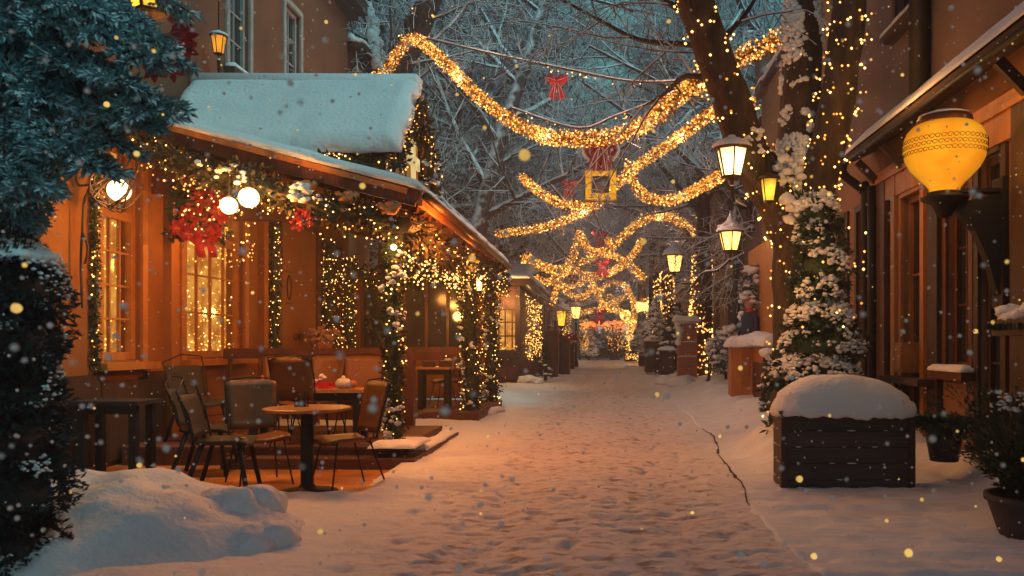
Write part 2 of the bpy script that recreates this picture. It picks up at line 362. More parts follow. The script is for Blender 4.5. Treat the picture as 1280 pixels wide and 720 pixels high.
# ------------------------------------------------------------------ ground
def sst(a, b_, x):
    t = max(0, min(1, (x-a)/(b_-a))); return t*t*(3-2*t)
def edge_x(y): return 1.13+.33*sst(5.5, 12, y)+.5*sst(12, 40, y)+.03*math.sin(y*1.9)+.012*math.sin(y*4.7)
def patio_mask(x, y):
    n_ = noise.noise(Vector((x*1.3, y*1.3, 0)))*.35+noise.noise(Vector((x*5, y*5, 3)))*.08
    return sst(6.7, 6.95, y+n_)*sst(9.5, 9.0, y)*sst(-1.95, -2.4, x+n_)
def road_h(x, y):
    v = Vector((x, y, 0))
    rough = .012*noise.noise(v*6)+.010*noise.noise(v*14)
    cen = sst(1.9, .8, abs(x+.1))
    foot = max(0, noise.noise(Vector((x*6.5, y*12, 5)))-.1)*.075*cen+max(0, noise.noise(Vector((x*3.1, y*4.5, 9)))-.2)*.05*cen
    rut = .02*math.exp(-((x-.55)/.25)**2)+.02*math.exp(-((x+.75)/.25)**2)
    lf = .05*sst(-1.4, -2.6, x)*(1+noise.noise(v*1.1))
    return .035+rough-foot-rut+lf+.02*noise.noise(v*.8)-.16*patio_mask(x, y)
def sheet(name, xs, ys, h, material):
    mb = MB(); vs = [(x(y) if callable(x) else x, y, 0) for y in ys for x in xs]
    vs = [(a, b_, h(a, b_)) for a, b_, _ in vs]; nx = len(xs)
    mb.add(vs, [(j*nx+i, j*nx+i+1, (j+1)*nx+i+1, (j+1)*nx+i) for j in range(len(ys)-1) for i in range(nx-1)])
    return tag(mb.build(name, material, None, True), kind='structure')
ys = [-3+.25*i for i in range(24)]
y = 3.0
while y < 100: ys.append(y); y += max(.028, y*y*.00035)
sheet('road', [-5.6+i*.042 for i in range(int(8.2/.042))], ys, road_h, 'street_snow')
def walk_h(x, y):
    e = edge_x(y); t = x-e; v = Vector((x, y, 0))
    lip = sst(0, .03, t)*.03
    bank = .26*sst(.15, 1.5, t)*sst(7.2, 10, y)*(1+.5*noise.noise(v*1.2))+.08*sst(1.4, 2.4, t)+.24*math.exp(-((x-2.05)/.40)**2-((y-9.1)/1.1)**2)*(1+.5*noise.noise(v*3))*sst(.1,.5,t)+.16*sst(1.9,2.4,t)*(1+.8*noise.noise(v*1.7))
    return road_h(e, y)-.02+lip+bank+.03*noise.noise(v*2.3)*sst(.1, .6, t)+.018*noise.noise(v*7)+.008*noise.noise(v*16)+.05*max(0, noise.noise(v*4)-.25)*sst(0, .3, t)
ofs = [0, .015, .03, .05]+[.05+.05*i for i in range(1, 56)]
sheet('sidewalk', [ (lambda y, o=o: edge_x(y)+o) for o in ofs], ys[20:], walk_h, 'snow')
# dark strip painted for the shaded crack between trodden street and snowbank
kb = MB(); vs = []; y = 6.2; ky = []
while y < 11.9: ky.append(y); y += .03
for y in ky:
    wd = .002+.017*max(0, .38+1.1*noise.noise(Vector((0, y*2.3, 1)))+.8*noise.noise(Vector((0, y*9, 4))))*sst(6.2,6.6,y)*sst(11.9,11,y); e = edge_x(y)+.02+.006*noise.noise(Vector((y*6,0,0)))
    hz_ = max(road_h(e-wd, y), road_h(e, y), walk_h(e+wd, y), walk_h(e+.02, y)); vs += [(e-wd, y, hz_-.002), (e, y, hz_+.008), (e+wd, y, hz_-.002)]
kb.add(vs, [(3*i+a, 3*i+a+1, 3*i+a+4, 3*i+a+3) for i in range(len(ky)-1) for a in (0, 1)]); tag(kb.build('crack_shade', 'pot_dark'), kind='structure')
pt = MB()
pt.add([(-5.4,6.2,-.01),(-1.7,6.2,-.01),(-1.7,9.8,-.01),(-5.4,9.8,-.01)], [(0,1,2,3)])
tag(pt.build('patio_floor', 'patio'), kind='structure')
gx = [-400, -120, -60, -30, -15, -5.5, 0, 3.9, 15, 30, 60, 120, 400]; gy = [-60, -20, 0, 20, 40, 60, 80, 100, 130, 180, 300, 700]
sheet('ground', gx, gy, lambda x, y: -.12 if abs(x) < 8 and y < 100 else (-.1+.6*noise.noise(Vector((x*.02, y*.02, 0))) + (max(0, y-85))*.03 if y > 85 else -.12), 'snow_soft')

# ------------------------------------------------------------------ buildings
def wall_yz(mb, x, th, y0, y1, z0, z1, ops, side):
    """a wall in the plane x, thickness th behind it, holes ops = (y0,y1,z0,z1); side = +1 faces +x"""
    Ys = sorted({y0, y1}|{o[0] for o in ops}|{o[1] for o in ops}); Zs = sorted({z0, z1}|{o[2] for o in ops}|{o[3] for o in ops})
    xb = x-side*th
    def q(*p): mb.add(list(p), [(0,1,2,3) if side > 0 else (3,2,1,0)])
    for a, b_ in zip(Ys, Ys[1:]):
        for c, d in zip(Zs, Zs[1:]):
            my, mz = (a+b_)/2, (c+d)/2
            if any(o[0] < my < o[1] and o[2] < mz < o[3] for o in ops): continue
            q((x,a,c),(x,b_,c),(x,b_,d),(x,a,d)); q((xb,b_,c),(xb,a,c),(xb,a,d),(xb,b_,d))
    for a, b_, c, d in ops:
        q((x,a,c),(xb,a,c),(xb,b_,c),(x,b_,c)); q((x,a,d),(x,b_,d),(xb,b_,d),(xb,a,d))
        q((x,a,c),(x,a,d),(xb,a,d),(xb,a,c)); q((x,b_,c),(xb,b_,c),(xb,b_,d),(x,b_,d))
    q((x,y0,z0),(x,y0,z1),(xb,y0,z1),(xb,y0,z0)); q((x,y1,z0),(xb,y1,z0),(xb,y1,z1),(x,y1,z1)); q((x,y0,z1),(x,y1,z1),(xb,y1,z1),(xb,y0,z1))
def window(par, x, side, y0, y1, z0, z1, lit=None, rows=3, cols=2, trim='wood_trim', sill=True, snow=True, fw=.07, bulbs=0, label=None, midrail=None, casing=.09):
    w = MB(); s_ = side
    def bx(xa, xb, *r): w.box(min(xa, xb), max(xa, xb), *r)
    e = .004
    if casing:   # casing proud of the wall round the opening
        xo, xi = x+s_*.035, x+s_*.001
        bx(xi, xo, y0-casing, y0+.001, z0-.02, z1+casing); bx(xi, xo, y1-.001, y1+casing, z0-.02, z1+casing); bx(xi, xo+s_*.01, y0+.002, y1-.002, z1-.001, z1+casing-.002)
    xa, xb = x-s_*.05, x-s_*.12
    bx(xa, xb, y0+e, y0+fw, z0+e, z1-e); bx(xa, xb, y1-fw, y1-e, z0+e, z1-e); bx(xa-s_*.004, xb, y0+fw, y1-fw, z0+e, z0+fw); bx(xa-s_*.004, xb, y0+fw, y1-fw, z1-fw, z1-e)
    fr = w.build('window', trim, par)
    if label: fr['label'] = label
    w = MB()
    for i in range(1, cols): yy = y0+fw+(y1-y0-2*fw)*i/cols; bx(xa-s_*.015, xb+s_*.02, yy-.011, yy+.011, z0+fw, z1-fw)
    for i in range(1, rows): zz = z0+fw+(z1-z0-2*fw)*i/rows; bx(xa-s_*.018, xb+s_*.023, y0+fw, y1-fw, zz-.011, zz+.011)
    if midrail: bx(xa+s_*.01, xb, y0+fw, y1-fw, midrail-.05, midrail+.05)
    w.build('glazing_bars', trim, fr)
    w = MB(); xp = x-s_*.095
    w.add([(xp,y0+fw*.5,z0+fw*.5),(xp,y1-fw*.5,z0+fw*.5),(xp,y1-fw*.5,z1-fw*.5),(xp,y0+fw*.5,z1-fw*.5)], [(0,1,2,3)])
    w.build('pane', 'pane' if lit else 'dark_glass', fr)
    if lit:
        w = MB(); xr = x-s_*.40; w.add([(xr,y0-.3,z0-.1),(xr,y1+1.0,z0-.1),(xr,y1+1.0,z1+.1),(xr,y0-.3,z1+.1)], [(0,1,2,3)]); w.build('lit_room', lit, fr)
        w = MB()  # a curtain gathered at the near side
        for sy, dy in ((y0+.02, 1),):
            for k in range(3): w.tube([(x-s_*.25, sy+dy*(.02+.035*k), z0), (x-s_*.25, sy+dy*(.02+.03*k), z1)], .02, 6)
        w.build('curtain', 'curtain', fr, True)
    if bulbs:
        w = MB(); 
        for _ in range(bulbs):
            p = Vector((x-s_*random.uniform(.13,.3), random.uniform(y0+.05,y1+.2), z0+.08+(z1-z0-.15)*(random.random()**1.5)))
            w.cur = random.choice((0,0,1,1,2)); w.bulb(p, random.uniform(.008,.015))
        tag(w.build('fairy_lights', ['bulb_bright','bulb_gold','bulb_deep'], fr), kind='stuff')
    if sill:
        w = MB(); w.box(min(x+s_*.002,x+s_*.16), max(x+s_*.002,x+s_*.16), y0-.14, y1+.14, z0-.1, z0-.021); w.build('sill', trim if trim != 'trim_pale' else 'stucco_dark', fr)
        if snow:
            w = MB(); xx0, xx1 = sorted((x+s_*.02, x+s_*.17)); snow_sheet(w, patch((xx0,y0-.13,z0-.021),(xx0,y1+.13,z0-.021),(xx1,y0-.13,z0-.021)), (0,0,1), .07, 12, 6, .06, .01); w.build('sill_snow', 'snow', fr, True)
    return fr

# --- the cafe on the left: ochre ground floor, brown upper floor, porch roof and gabled dormer
cafe = thing('cafe_building', 'ochre and brown cafe with a snowy porch roof and string lit eaves', 'building', (-5.3, 8, 0))
WX = -5.3
ops = [(8.42, 9.14, 1.12, 3.5), (10.1, 11.75, 1.12, 3.3), (15.0, 16.0, 1.2, 3.2)]
w = MB(); wall_yz(w, WX, .25, -4, 16.6, -.1, 3.9, ops, 1); w.build('wall', 'stucco_ochre', cafe)
ops2 = [(11.3, 11.95, 5.2, 7.0), (13.3, 13.95, 5.2, 7.0), (7.0, 7.65, 5.2, 7.0)]
w = MB(); wall_yz(w, WX-.012, .25, -4, 16.6, 3.9, 8.2, ops2, 1); w.box(-10, WX-.3, 16.35, 16.59, 0, 8.2); w.box(-10, WX-.3, -4, -3.8, 0, 8.2); up = w.build('upper_wall', 'stucco_upper', cafe)
w = MB(); w.box(WX-.3, WX+.32, -4.2, 16.85, 8.2, 8.42); w.box(WX-.3, WX+.16, -4.1, 16.75, 8.05, 8.199); co = w.build('cornice', 'stucco_dark', cafe)
w = MB(); w.add([(WX+.34,-4.3,8.425),(WX+.34,16.95,8.425),(-8.5,16.95,10.2),(-8.5,-4.3,10.2)], [(0,1,2,3)]); rf = w.build('main_roof', 'stucco_dark', cafe)
w = MB(); snow_sheet(w, patch((WX+.34,-4.2,8.43),(WX+.34,16.9,8.43),(-8.5,-4.2,10.21)), (.48,0,.87), .14, 80, 8, .2); w.build('roof_snow', 'snow', rf, True)
for a, b_, c, d in ops2: window(cafe, WX-.012, 1, a, b_, c, d, None, 4, 2, 'trim_pale', True, True)
window(cafe, WX, 1, *ops[0], 'room_glow_strong', 6, 3, 'wood_trim', True, False, .09, 210, 'tall glowing window left of the poinsettia wreath', midrail=2.72, casing=.1)
window(cafe, WX, 1, *ops[1], 'room_glow_strong', 4, 4, 'wood_trim', True, False, .09, 420, 'wide glowing window filled with fairy lights', midrail=2.72, casing=.12)
window(cafe, WX, 1, *ops[2], 'room_glow', 3, 2, 'wood_red', True, False, .08, 90, 'narrow glowing window above the heather pot', casing=.1)
w = MB(); w.box(WX+.001, WX+.10, 9.62, 9.80, 0, 3.7); w.box(WX+.001, WX+.10, 12.25, 12.4, 0, 3.7); w.build('pilaster', 'stucco_panel', cafe)
w = MB(); w.box(WX+.001, WX+.05, -4, 8.35, .05, .98); w.box(WX+.001, WX+.05, 9.2, 9.6, .05, .98); w.box(WX+.001,WX+.055,8.36,9.19,.05,.9); w.build('plinth', 'wood_dark', cafe)
# flat door-like panel with oval plaque and lettering
pn = MB(); pn.box(WX+.001, WX+.04, 13.0, 14.6, .3, 3.3); pn = pn.build('wall_panel', 'stucco_panel', cafe)
w = MB(); w.box(WX+.001, WX+.08, 12.84, 12.999, .3, 3.4); w.box(WX+.001, WX+.08, 14.601, 14.76, .3, 3.4); w.build('panel_frame', 'wood_red', cafe)
w = MB()
P = [Vector((WX+.05, 13.35+.085*math.cos(a*math.pi/9), 2.24+.2*math.sin(a*math.pi/9))) for a in range(19)]
w.tube(P, .012, 5, False); w.bar((WX+.05,13.2,1.98),(WX+.05,13.5,1.98),.012); w.bar((WX+.05,13.2,2.5),(WX+.05,13.5,2.5),.012); w.build('oval_plaque', 'letter', cafe, True)
def text(body, loc, size, rot, material, parent, name='lettering'):
    cu = bpy.data.curves.new(name, 'FONT'); cu.body = body; cu.size = size; cu.extrude = .004; cu.align_x = 'CENTER'; cu.align_y = 'CENTER'; cu.materials.append(M[material])
    tmp = bpy.data.objects.new('tmp', cu); C.objects.link(tmp); dg = bpy.context.evaluated_depsgraph_get(); me = bpy.data.meshes.new_from_object(tmp.evaluated_get(dg)); bpy.data.objects.remove(tmp)
    o = bpy.data.objects.new(name, me); C.objects.link(o); o.parent = parent; o.location = Vector(loc)-ORG[parent.name]; o.rotation_euler = rot; return o
text('CHIIO', (WX+.046, 13.75, 1.42), .16, (R(90), 0, R(90)), 'letter', cafe)
# back end of the porch: dark glazed screen with greenery behind it, orange wall at its right
w = MB(); w.box(-5.28, -2.62, 16.4, 16.52, .19, .95); w.box(-5.28,-5.0,16.4,16.52,.951,2.7); w.box(-2.75, -2.35, 16.4, 16.52, .951, 2.7); w.build('screen_wall', 'stucco_ochre', cafe)
w = MB(); w.box(-4.999, -2.751, 16.42, 16.5, .951, 1.05)
for k in range(6): xx = -4.97+k*.44; w.box(xx-.03, xx+.03, 16.42, 16.5, 1.051, 2.7)
fr = w.build('window', 'wood_red', cafe); MB().add([(-5,16.46,1),(-2.7,16.46,1),(-2.7,16.46,2.7),(-5,16.46,2.7)], [(0,1,2,3)]).build('pane', 'dark_glass', fr)
# lean-to porch roof
EX, EZ, TX, TZ, Y0, Y1 = -2.02, 2.96, -5.29, 3.80, 8.7, 16.6
sl_ = (TZ-EZ)/(EX-TX); nrm = Vector((sl_, 0, 1)).normalized()
w = MB(); T_ = .09
w.add([(EX,Y0,EZ-T_),(EX,Y1,EZ-T_),(TX,Y1,TZ-T_),(TX,Y0,TZ-T_),(EX,Y0,EZ),(EX,Y1,EZ),(TX,Y1,TZ),(TX,Y0,TZ)], [(0,3,2,1),(4,5,6,7),(0,1,5,4),(1,2,6,5),(2,3,7,6),(3,0,4,7)])
pr = w.build('porch_roof', 'wood_red', cafe)
w = MB(); snow_sheet(w, patch((EX+.03,Y0-.05,EZ+.004),(EX+.03,Y1+.05,EZ+.004),(TX+.02,Y0-.05,TZ+.004)), nrm, .13, 90, 40, .16, .05); w.build('roof_snow', 'snow_soft', pr, True)
w = MB()   # rafters + rake board + eave board, butted under the roof
for k in range(12):
    yy = Y0+.25+k*.68; w.bar((EX-.06,yy,EZ-T_-.055),(TX+.1,yy,TZ-T_-.08),.07,.10)
w.build('rafters', 'wood_red', pr)
w = MB(); w.bar((EX-.005,Y0-.035,EZ-.09),(TX+.01,Y0-.035,TZ-.09),.05,.17); w.build('rake_board', 'wood_red', pr)
w = MB(); w.bar((EX-.1,Y0-.075,EZ-.01),(TX+.01,Y0-.075,TZ-.01),.03,.06); w.box(EX+.002, EX+.045, Y0, Y1, EZ-.16, EZ+.0); w.build('eave_board', 'wood_orange', pr)
w = MB(); w.tube([(EX+.09,Y0,EZ-.06),(EX+.09,Y1,EZ-.08)], .05, 10); w.build('gutter', 'bronze', pr, True)
w = MB(); w.box(-2.42, -2.24, 8.86, 16.4, 2.52, 2.72); w.build('beam', 'wood_red', cafe)
for (px_, Y_) in ((-2.34, 8.95), (-2.24, 13.45), (-2.2, 15.5), (-2.33, 16.33)):
    w = MB(); w.box(px_-.06, px_+.06, Y_-.06, Y_+.06, .15, 2.519); w.build('porch_post', 'wood_red', cafe)
# carved scroll corbels under the rake
for xx in (-3.2, -2.75, -2.3):
    zz = EZ+(EX-xx)*sl_-.16; w = MB()
    w.tube([(xx-.12,Y0-.09,zz-.06),(xx-.06,Y0-.11,zz-.14),(xx+.04,Y0-.1,zz-.14),(xx+.1,Y0-.09,zz-.06)], [.03,.05,.05,.03], 8); w.lump((xx,Y0-.1,zz-.1), .07, (1,.5,1), .2); w.build('corbel', 'wood_orange', cafe, True)
# gabled dormer whose gable faces the street
DX, RY, RZ = -2.56, 10.35, 4.55; y0d, z0d, y1d, z1d = 9.28, 3.5, 11.5, 3.42
w = MB(); w.add([(DX,9.35,3.05),(DX,11.42,3.05),(DX,11.42,3.46),(DX,RY,RZ-.05),(DX,9.35,3.52)], [(0,1,2,3,4)])
w.add([(DX,9.35,3.05),(DX,9.35,3.52),(TX,9.35,3.52),(TX,9.35,3.05)], [(0,1,2,3)]); w.add([(DX,11.42,3.05),(TX,11.42,3.05),(TX,11.42,3.46),(DX,11.42,3.46)], [(0,1,2,3)])
dm = w.build('dormer', 'wood_red', cafe)
w = MB()
def slab(w, a, b_, c, d, t):
    a, b_, c, d = map(Vector, (a, b_, c, d)); nn = (b_-a).cross(d-a).normalized()*t
    if nn.z < 0: nn = -nn
    w.add([tuple(q) for q in (a,b_,c,d,a+nn,b_+nn,c+nn,d+nn)], [(0,3,2,1),(4,5,6,7),(0,1,5,4),(1,2,6,5),(2,3,7,6),(3,0,4,7)])
slab(w, (DX+.12,RY-.002,RZ),(TX,RY-.002,RZ),(TX,y0d,z0d),(DX+.12,y0d,z0d), .05); slab(w, (DX+.12,RY+.002,RZ),(TX,RY+.002,RZ),(TX,y1d,z1d),(DX+.12,y1d,z1d), .05)
w.build('dormer_roof', 'wood_dark', dm)
w = MB(); n1v = Vector((0, -(RZ-z0d), RY-y0d)).normalized(); n2v = Vector((0, (RZ-z1d), y1d-RY)).normalized()
snow_sheet(w, patch((TX,y0d-.03,z0d+.03),(DX+.16,y0d-.03,z0d+.03),(TX,RY+.02,RZ+.06)), n1v, .17, 90, 40, .16, .05, .16, 1.3)
snow_sheet(w, patch((TX,y1d+.03,z1d+.03),(DX+.16,y1d+.03,z1d+.03),(TX,RY-.02,RZ+.06)), n2v, .15, 60, 26, .12, .04, .12)
w.tube([(TX,RY,RZ+.12),(DX+.13,RY,RZ+.12),(DX+.18,RY,RZ+.10)], [.13,.13,.07], 14, wob=.3); w.build('dormer_snow', 'snow_soft', dm, True)
w = MB(); w.box(DX+.002, DX+.03, 10.58, 10.76, 3.36, 4.02); w.box(DX+.002, DX+.034, 10.36, 10.98, 3.66, 3.82); w.build('lit_cross', 'cross_cream', dm)  # brightly lit look of the cross is put in as emission
w = MB()
for a, b_, c, d in ((10.38,10.56,3.38,3.64),(10.38,10.56,3.84,4.0),(10.78,10.96,3.38,3.64),(10.78,10.96,3.84,4.0)): w.box(DX+.002, DX+.01, a, b_, c, d)
w.build('pane', 'room_glow', dm)
w = MB(); w.bar((DX+.09,y0d,z0d-.04),(DX+.09,RY,RZ-.04),.05,.09,(1,0,0)); w.bar((DX+.09,y1d,z1d-.04),(DX+.09,RY,RZ-.045),.05,.09,(1,0,0)); w.build('bargeboard', 'wood_orange', dm)
# annex behind the cafe
an = thing('annex_building', 'lower brown annex behind the cafe beside the leaning tree', 'building', (-5.4, 18, 0))
w = MB(); wall_yz(w, -5.4, .25, 16.62, 18.4, -.1, 7.5, [], 1); w.box(-9, -5.66, 18.1, 18.39, -.1, 7.5); w.build('wall', 'stucco_upper', an)
w = MB(); w.box(-9, -5.2, 16.62, 18.6, 7.5, 7.65); rf = w.build('roof', 'stucco_dark', an); w = MB(); snow_sheet(w, patch((-9,16.62,7.66),(-5.15,16.62,7.66),(-9,18.65,7.66)), (0,0,1), .15, 30, 16); w.build('roof_snow', 'snow', rf, True)

# --- right hand buildings
RX = 3.5
rb = thing('townhouse', 'dark brown townhouse with a deep snow edged eave and an amber bracket lamp', 'building', (3.5, 8, 0))
rops = [(7.62, 8.12, 1.05, 2.9), (8.75, 9.35, .35, 3.0), (7.0, 7.42, .15, 3.0), (10.75, 11.0, 1.0, 3.1), (11.5, 11.85, 1.0, 3.1), (5.2,6.2,1.0,2.9)]
uops = [(8.8, 9.5, 5.0, 7.2), (6.2, 7.4, 4.75, 6.6), (3.6, 4.8, 4.75, 6.6)]
w = MB(); wall_yz(w, RX, .25, -4, 12.3, -.1, 4.0, rops, -1); w.build('wall', 'stucco_tan', rb)
w = MB(); wall_yz(w, RX-.012, .25, -4, 12.3, 4.0, 11.3, uops, -1); w.box(RX+.3, 9, 12.04, 12.29, -.1, 11.3); w.box(RX+.3, 9, -4, -3.8, -.1, 11.3); w.build('upper_wall', 'stucco_grey', rb)
for k, o_ in enumerate(rops):
    if k in (1, 2): window(rb, RX, -1, *o_, None, 3, 1, 'wood_orange' if k == 1 else 'wood_dark', False, False)
    else: window(rb, RX, -1, *o_, None, 6 if k in (3, 4) else 3, 2, 'wood_dark' if k != 0 else 'wood_red', True, True)
for o_ in uops: window(rb, RX-.012, -1, *o_, None, 2, 3, 'stucco_dark', True, True)
w = MB()
for a, b_, mt in ((9.80, 10.05, 0), (9.46, 9.58, 2), (8.25, 8.5, 1), (6.5, 6.75, 1), (8.6, 8.70, 2)):
    w.cur = mt; w.box(RX-.07, RX-.002, a, b_, .05, 3.3)
w.build('shutters', ['wood_red', 'wood_dark', 'wood_orange'], rb)
w = MB(); w.box(RX-.06, RX-.002, 6.3, 10.25, 3.05, 3.45); w.box(RX-.09, RX-.061, 6.3, 10.25, 3.3, 3.36); w.build('frieze', 'wood_orange', rb)
w = MB(); w.add([(RX-.36,3,3.62),(RX-.36,10.4,3.62),(RX-.014,10.4,3.78),(RX-.014,3,3.78),(RX-.36,3,3.74),(RX-.36,10.4,3.74),(RX-.014,10.4,4.1),(RX-.014,3,4.1)], [(0,3,2,1),(4,5,6,7),(0,1,5,4),(1,2,6,5),(2,3,7,6),(3,0,4,7)])
ev = w.build('eave', 'stucco_dark', rb)
w = MB(); snow_sheet(w, patch((RX-.38,3,3.745),(RX-.38,10.45,3.745),(RX-.05,3,4.08)), (-.7,0,.7), .025, 80, 6, .05, .015, .5); w.build('eave_snow', 'snow', ev, True)
w = MB(); w.tube([(RX-.385,3,3.63),(RX-.385,10.4,3.63)], .03, 10); w.build('gutter', 'iron', ev, True)
w = MB()
for yy in (5.2, 6.5, 7.9, 9.2, 10.1):
    w.bar((RX-.01,yy,3.3),(RX-.3,yy,3.6),.06,.09)
w.build('eave_bracket', 'wood_dark', ev)
w = MB(); w.tube(crom([(RX-.4,10.35,3.62),(RX-.38,10.4,3.5),(RX-.12,10.45,3.3),(RX-.09,10.45,3.1),(RX-.09,10.45,.1)]), .055, 10)
w.build('downpipe', 'iron', rb, True); w = MB(); w.tube([(RX-.12,8.58,4.0),(RX-.12,8.58,10.4)], .11, 10); w.tube([(RX-.1,10.15,0.1),(RX-.1,10.15,3.3)], .06, 10); w.build('downpipe', 'iron', rb, True)
r2 = thing('row_house', 'tan row house with square chimney stack behind the snowy trunk', 'building', (3.6, 15, 0))
w = MB(); wall_yz(w, 3.62, .25, 12.32, 18.4, -.1, 7.0, [(13.4,14.1,1.2,3),(16,16.8,3.8,5.4),(13.4,14.1,3.9,5.6)], -1); w.box(3.88, 9, 18.1, 18.38, -.1, 7.0); w.build('wall', 'stucco_tan', r2)
for o_ in ((13.4,14.1,1.2,3),(16,16.8,3.8,5.4),(13.4,14.1,3.9,5.6)): window(r2, 3.62, -1, *o_, None, 3, 2, 'wood_dark')
w = MB(); w.box(3.3, 3.61, 15.2, 18.3, -.1, 3.4); w.build('porch_wall', 'wood_orange', r2)
w = MB(); w.box(3.45, 4.1, 17.7, 18.3, 6.9, 7.75); w.box(3.4, 4.15, 17.65, 18.35, 7.75, 7.85); w.build('chimney', 'stucco_grey', r2)
w = MB(); w.box(3.5, 9, 12.33, 18.5, 7.0, 7.12); rf = w.build('roof', 'stucco_dark', r2); w = MB(); snow_sheet(w, patch((3.45,12.33,7.13),(9,12.33,7.13),(3.45,18.6,7.13)), (0,0,1), .15, 30, 30); w.build('roof_snow', 'snow', rf, True)
w = MB(); snow_sheet(w, patch((3.42,17.67,7.86),(4.13,17.67,7.86),(3.42,18.33,7.86)), (0,0,1), .1, 12, 12); w.build('chimney_snow', 'snow', r2, True)
r3 = thing('grey_house', 'grey brown house with blue drainpipe beyond the row house', 'building', (3.7, 24, 0))
o3 = [(20,20.9,1.4,3.2),(23,23.9,1.4,3.2),(26,26.9,1.4,3.2),(20,20.9,4.2,5.6),(23,23.9,4.2,5.6)]
w = MB(); wall_yz(w, 3.75, .25, 18.45, 30, -.1, 6.4, o3, -1); w.build('wall', 'stucco_grey', r3)
for o_ in o3: window(r3, 3.75, -1, *o_, None, 4, 2, 'wood_dark')
w = MB(); w.tube([(3.6,21.8,.2),(3.6,21.8,3.3),(3.66,21.8,6.2)], .1, 8); w.build('drainpipe', 'iron_blue', r3, True)
w = MB(); w.box(3.6, 9, 18.46, 30.2, 6.4, 6.55); rf = w.build('roof', 'stucco_dark', r3); w = MB(); snow_sheet(w, patch((3.55,18.46,6.56),(9,18.46,6.56),(3.55,30.3,6.56)), (0,0,1), .15, 30, 30); w.build('roof_snow', 'snow', rf, True)
r4 = thing('far_house', 'low brown house behind the row of lit trees', 'building', (4.2, 40, 0))
w = MB(); wall_yz(w, 4.4, .25, 30.2, 60, -.1, 4.2, [(33+5*k,34.4+5*k,1.4,3) for k in range(5)], -1); w.build('wall', 'stucco_grey', r4)
for k in range(5): window(r4, 4.4, -1, 33+5*k, 34.4+5*k, 1.4, 3, 'room_glow', 2, 2, 'wood_dark', True, False)
w = MB(); w.add([(4.1,30.2,4.2),(4.1,60,4.2),(8,60,7),(8,30.2,7)], [(0,1,2,3)]); rf = w.build('roof', 'stucco_dark', r4); w = MB(); snow_sheet(w, patch((4.1,30.2,4.21),(4.1,60,4.21),(8,30.2,7.01)), (-.58,0,.8), .2, 60, 10); w.build('roof_snow', 'snow', rf, True)
# ------------------------------------------------------------------ trees
def perp(d, ang, spin):
    o = d.orthogonal().normalized(); o.rotate(Matrix.Rotation(spin, 3, d)); return (d*math.cos(ang)+o*math.sin(ang)).normalized()
def grow(limb, twig, p, d, L, r, lvl, maxl, spec):
    """one branch and its children; limbs up to level 1 go in the trunk mesh, the rest in the crown"""
    n = spec['seg'][min(lvl, 3)]; pts = [p.copy()]; rad = [r]; dd = d.copy()
    for i in range(n):
        dd = (dd+rv(1)*spec['wob'][min(lvl,3)]+Vector((0,0,spec['up'][min(lvl,3)]))).normalized()
        p = p+dd*L/n; pts.append(p.copy()); rad.append(max(r*(1-.75*(i+1)/n), .006))
    (limb if lvl < 2 else twig).tube(pts, rad, 10 if lvl == 0 else (6 if lvl == 1 else 4 if lvl == 2 else 3), lvl < 1)
    if lvl >= maxl: return
    k = spec['kids'][lvl]; t0 = spec['t0'] if lvl == 0 else .12
    for j in range(k):
        t = t0+(1-t0)*(j+random.random())/k; f = t*n; i = min(int(f), n-1)
        q = pts[i].lerp(pts[i+1], f-i); dr = (pts[i+1]-pts[i]).normalized()
        grow(limb, twig, q, perp(dr, R(random.uniform(*spec['ang'])), random.uniform(0, 6.28)), L*random.uniform(*spec['len'])*(1-.45*t), max(.004, r*(1-.7*t)*.55), lvl+1, maxl, spec)
SPEC = dict(seg=[9, 6, 4, 2], wob=[.07, .16, .22, .3], up=[.02, .05, .0, -.02], kids=[16, 11, 9, 6], t0=.2, ang=(35, 75), len=(.38, .62))
tree_protos = []
for k in range(5):
    random.seed(40+k); a, b_ = MB(), MB()
    grow(a, b_, Vector(), Vector((0,0,1)), 13, .26, 0, 4, SPEC)
    t = thing('bare_tree', 'bare snow dusted tree in the wood behind the street', 'tree', (0,0,0), 'bare trees of the snowy wood'); 
    a.build('trunk', 'bark_snowy', t, True); b_.build('crown', 'twig_snowy', t, True); tree_protos.append(t)
random.seed(5)
spots = []
for Y_ in (24, 28, 32, 37, 43, 50, 58):
    for sx in (-1, 1):
        for q in range(2 if Y_ < 40 else 3):
            xx = sx*random.uniform(5.2, 8) if q == 0 else sx*random.uniform(5, 4+Y_*.32)
            if sx > 0: xx += 1.4
            spots.append((xx, Y_+random.uniform(-2, 2), random.uniform(.85, 1.25)))
for q in range(60): spots.append((random.uniform(-34, 26), random.uniform(64, 110), random.uniform(1.0, 1.7)))
for q in range(16): spots.append((random.uniform(-13, -6.5), random.uniform(22, 48), random.uniform(.9, 1.3)))
spots += [(-4.6, 21, 1.05), (-3.9, 27.5, .95), (-2.6, 70, 1.1), (2.6, 72, 1.1), (.5, 78, 1.2), (-1.5, 84, 1.3)]
for Y_ in (25, 31, 37, 43, 50, 57): spots += [(-5.9+random.uniform(-.3,.3), Y_, random.uniform(.95,1.2)), (5.2+random.uniform(-.2,.5), Y_+2, random.uniform(.95,1.2))]
for q in range(18): spots.append((random.uniform(-20, -7), random.uniform(19, 40), random.uniform(1.0, 1.4)))
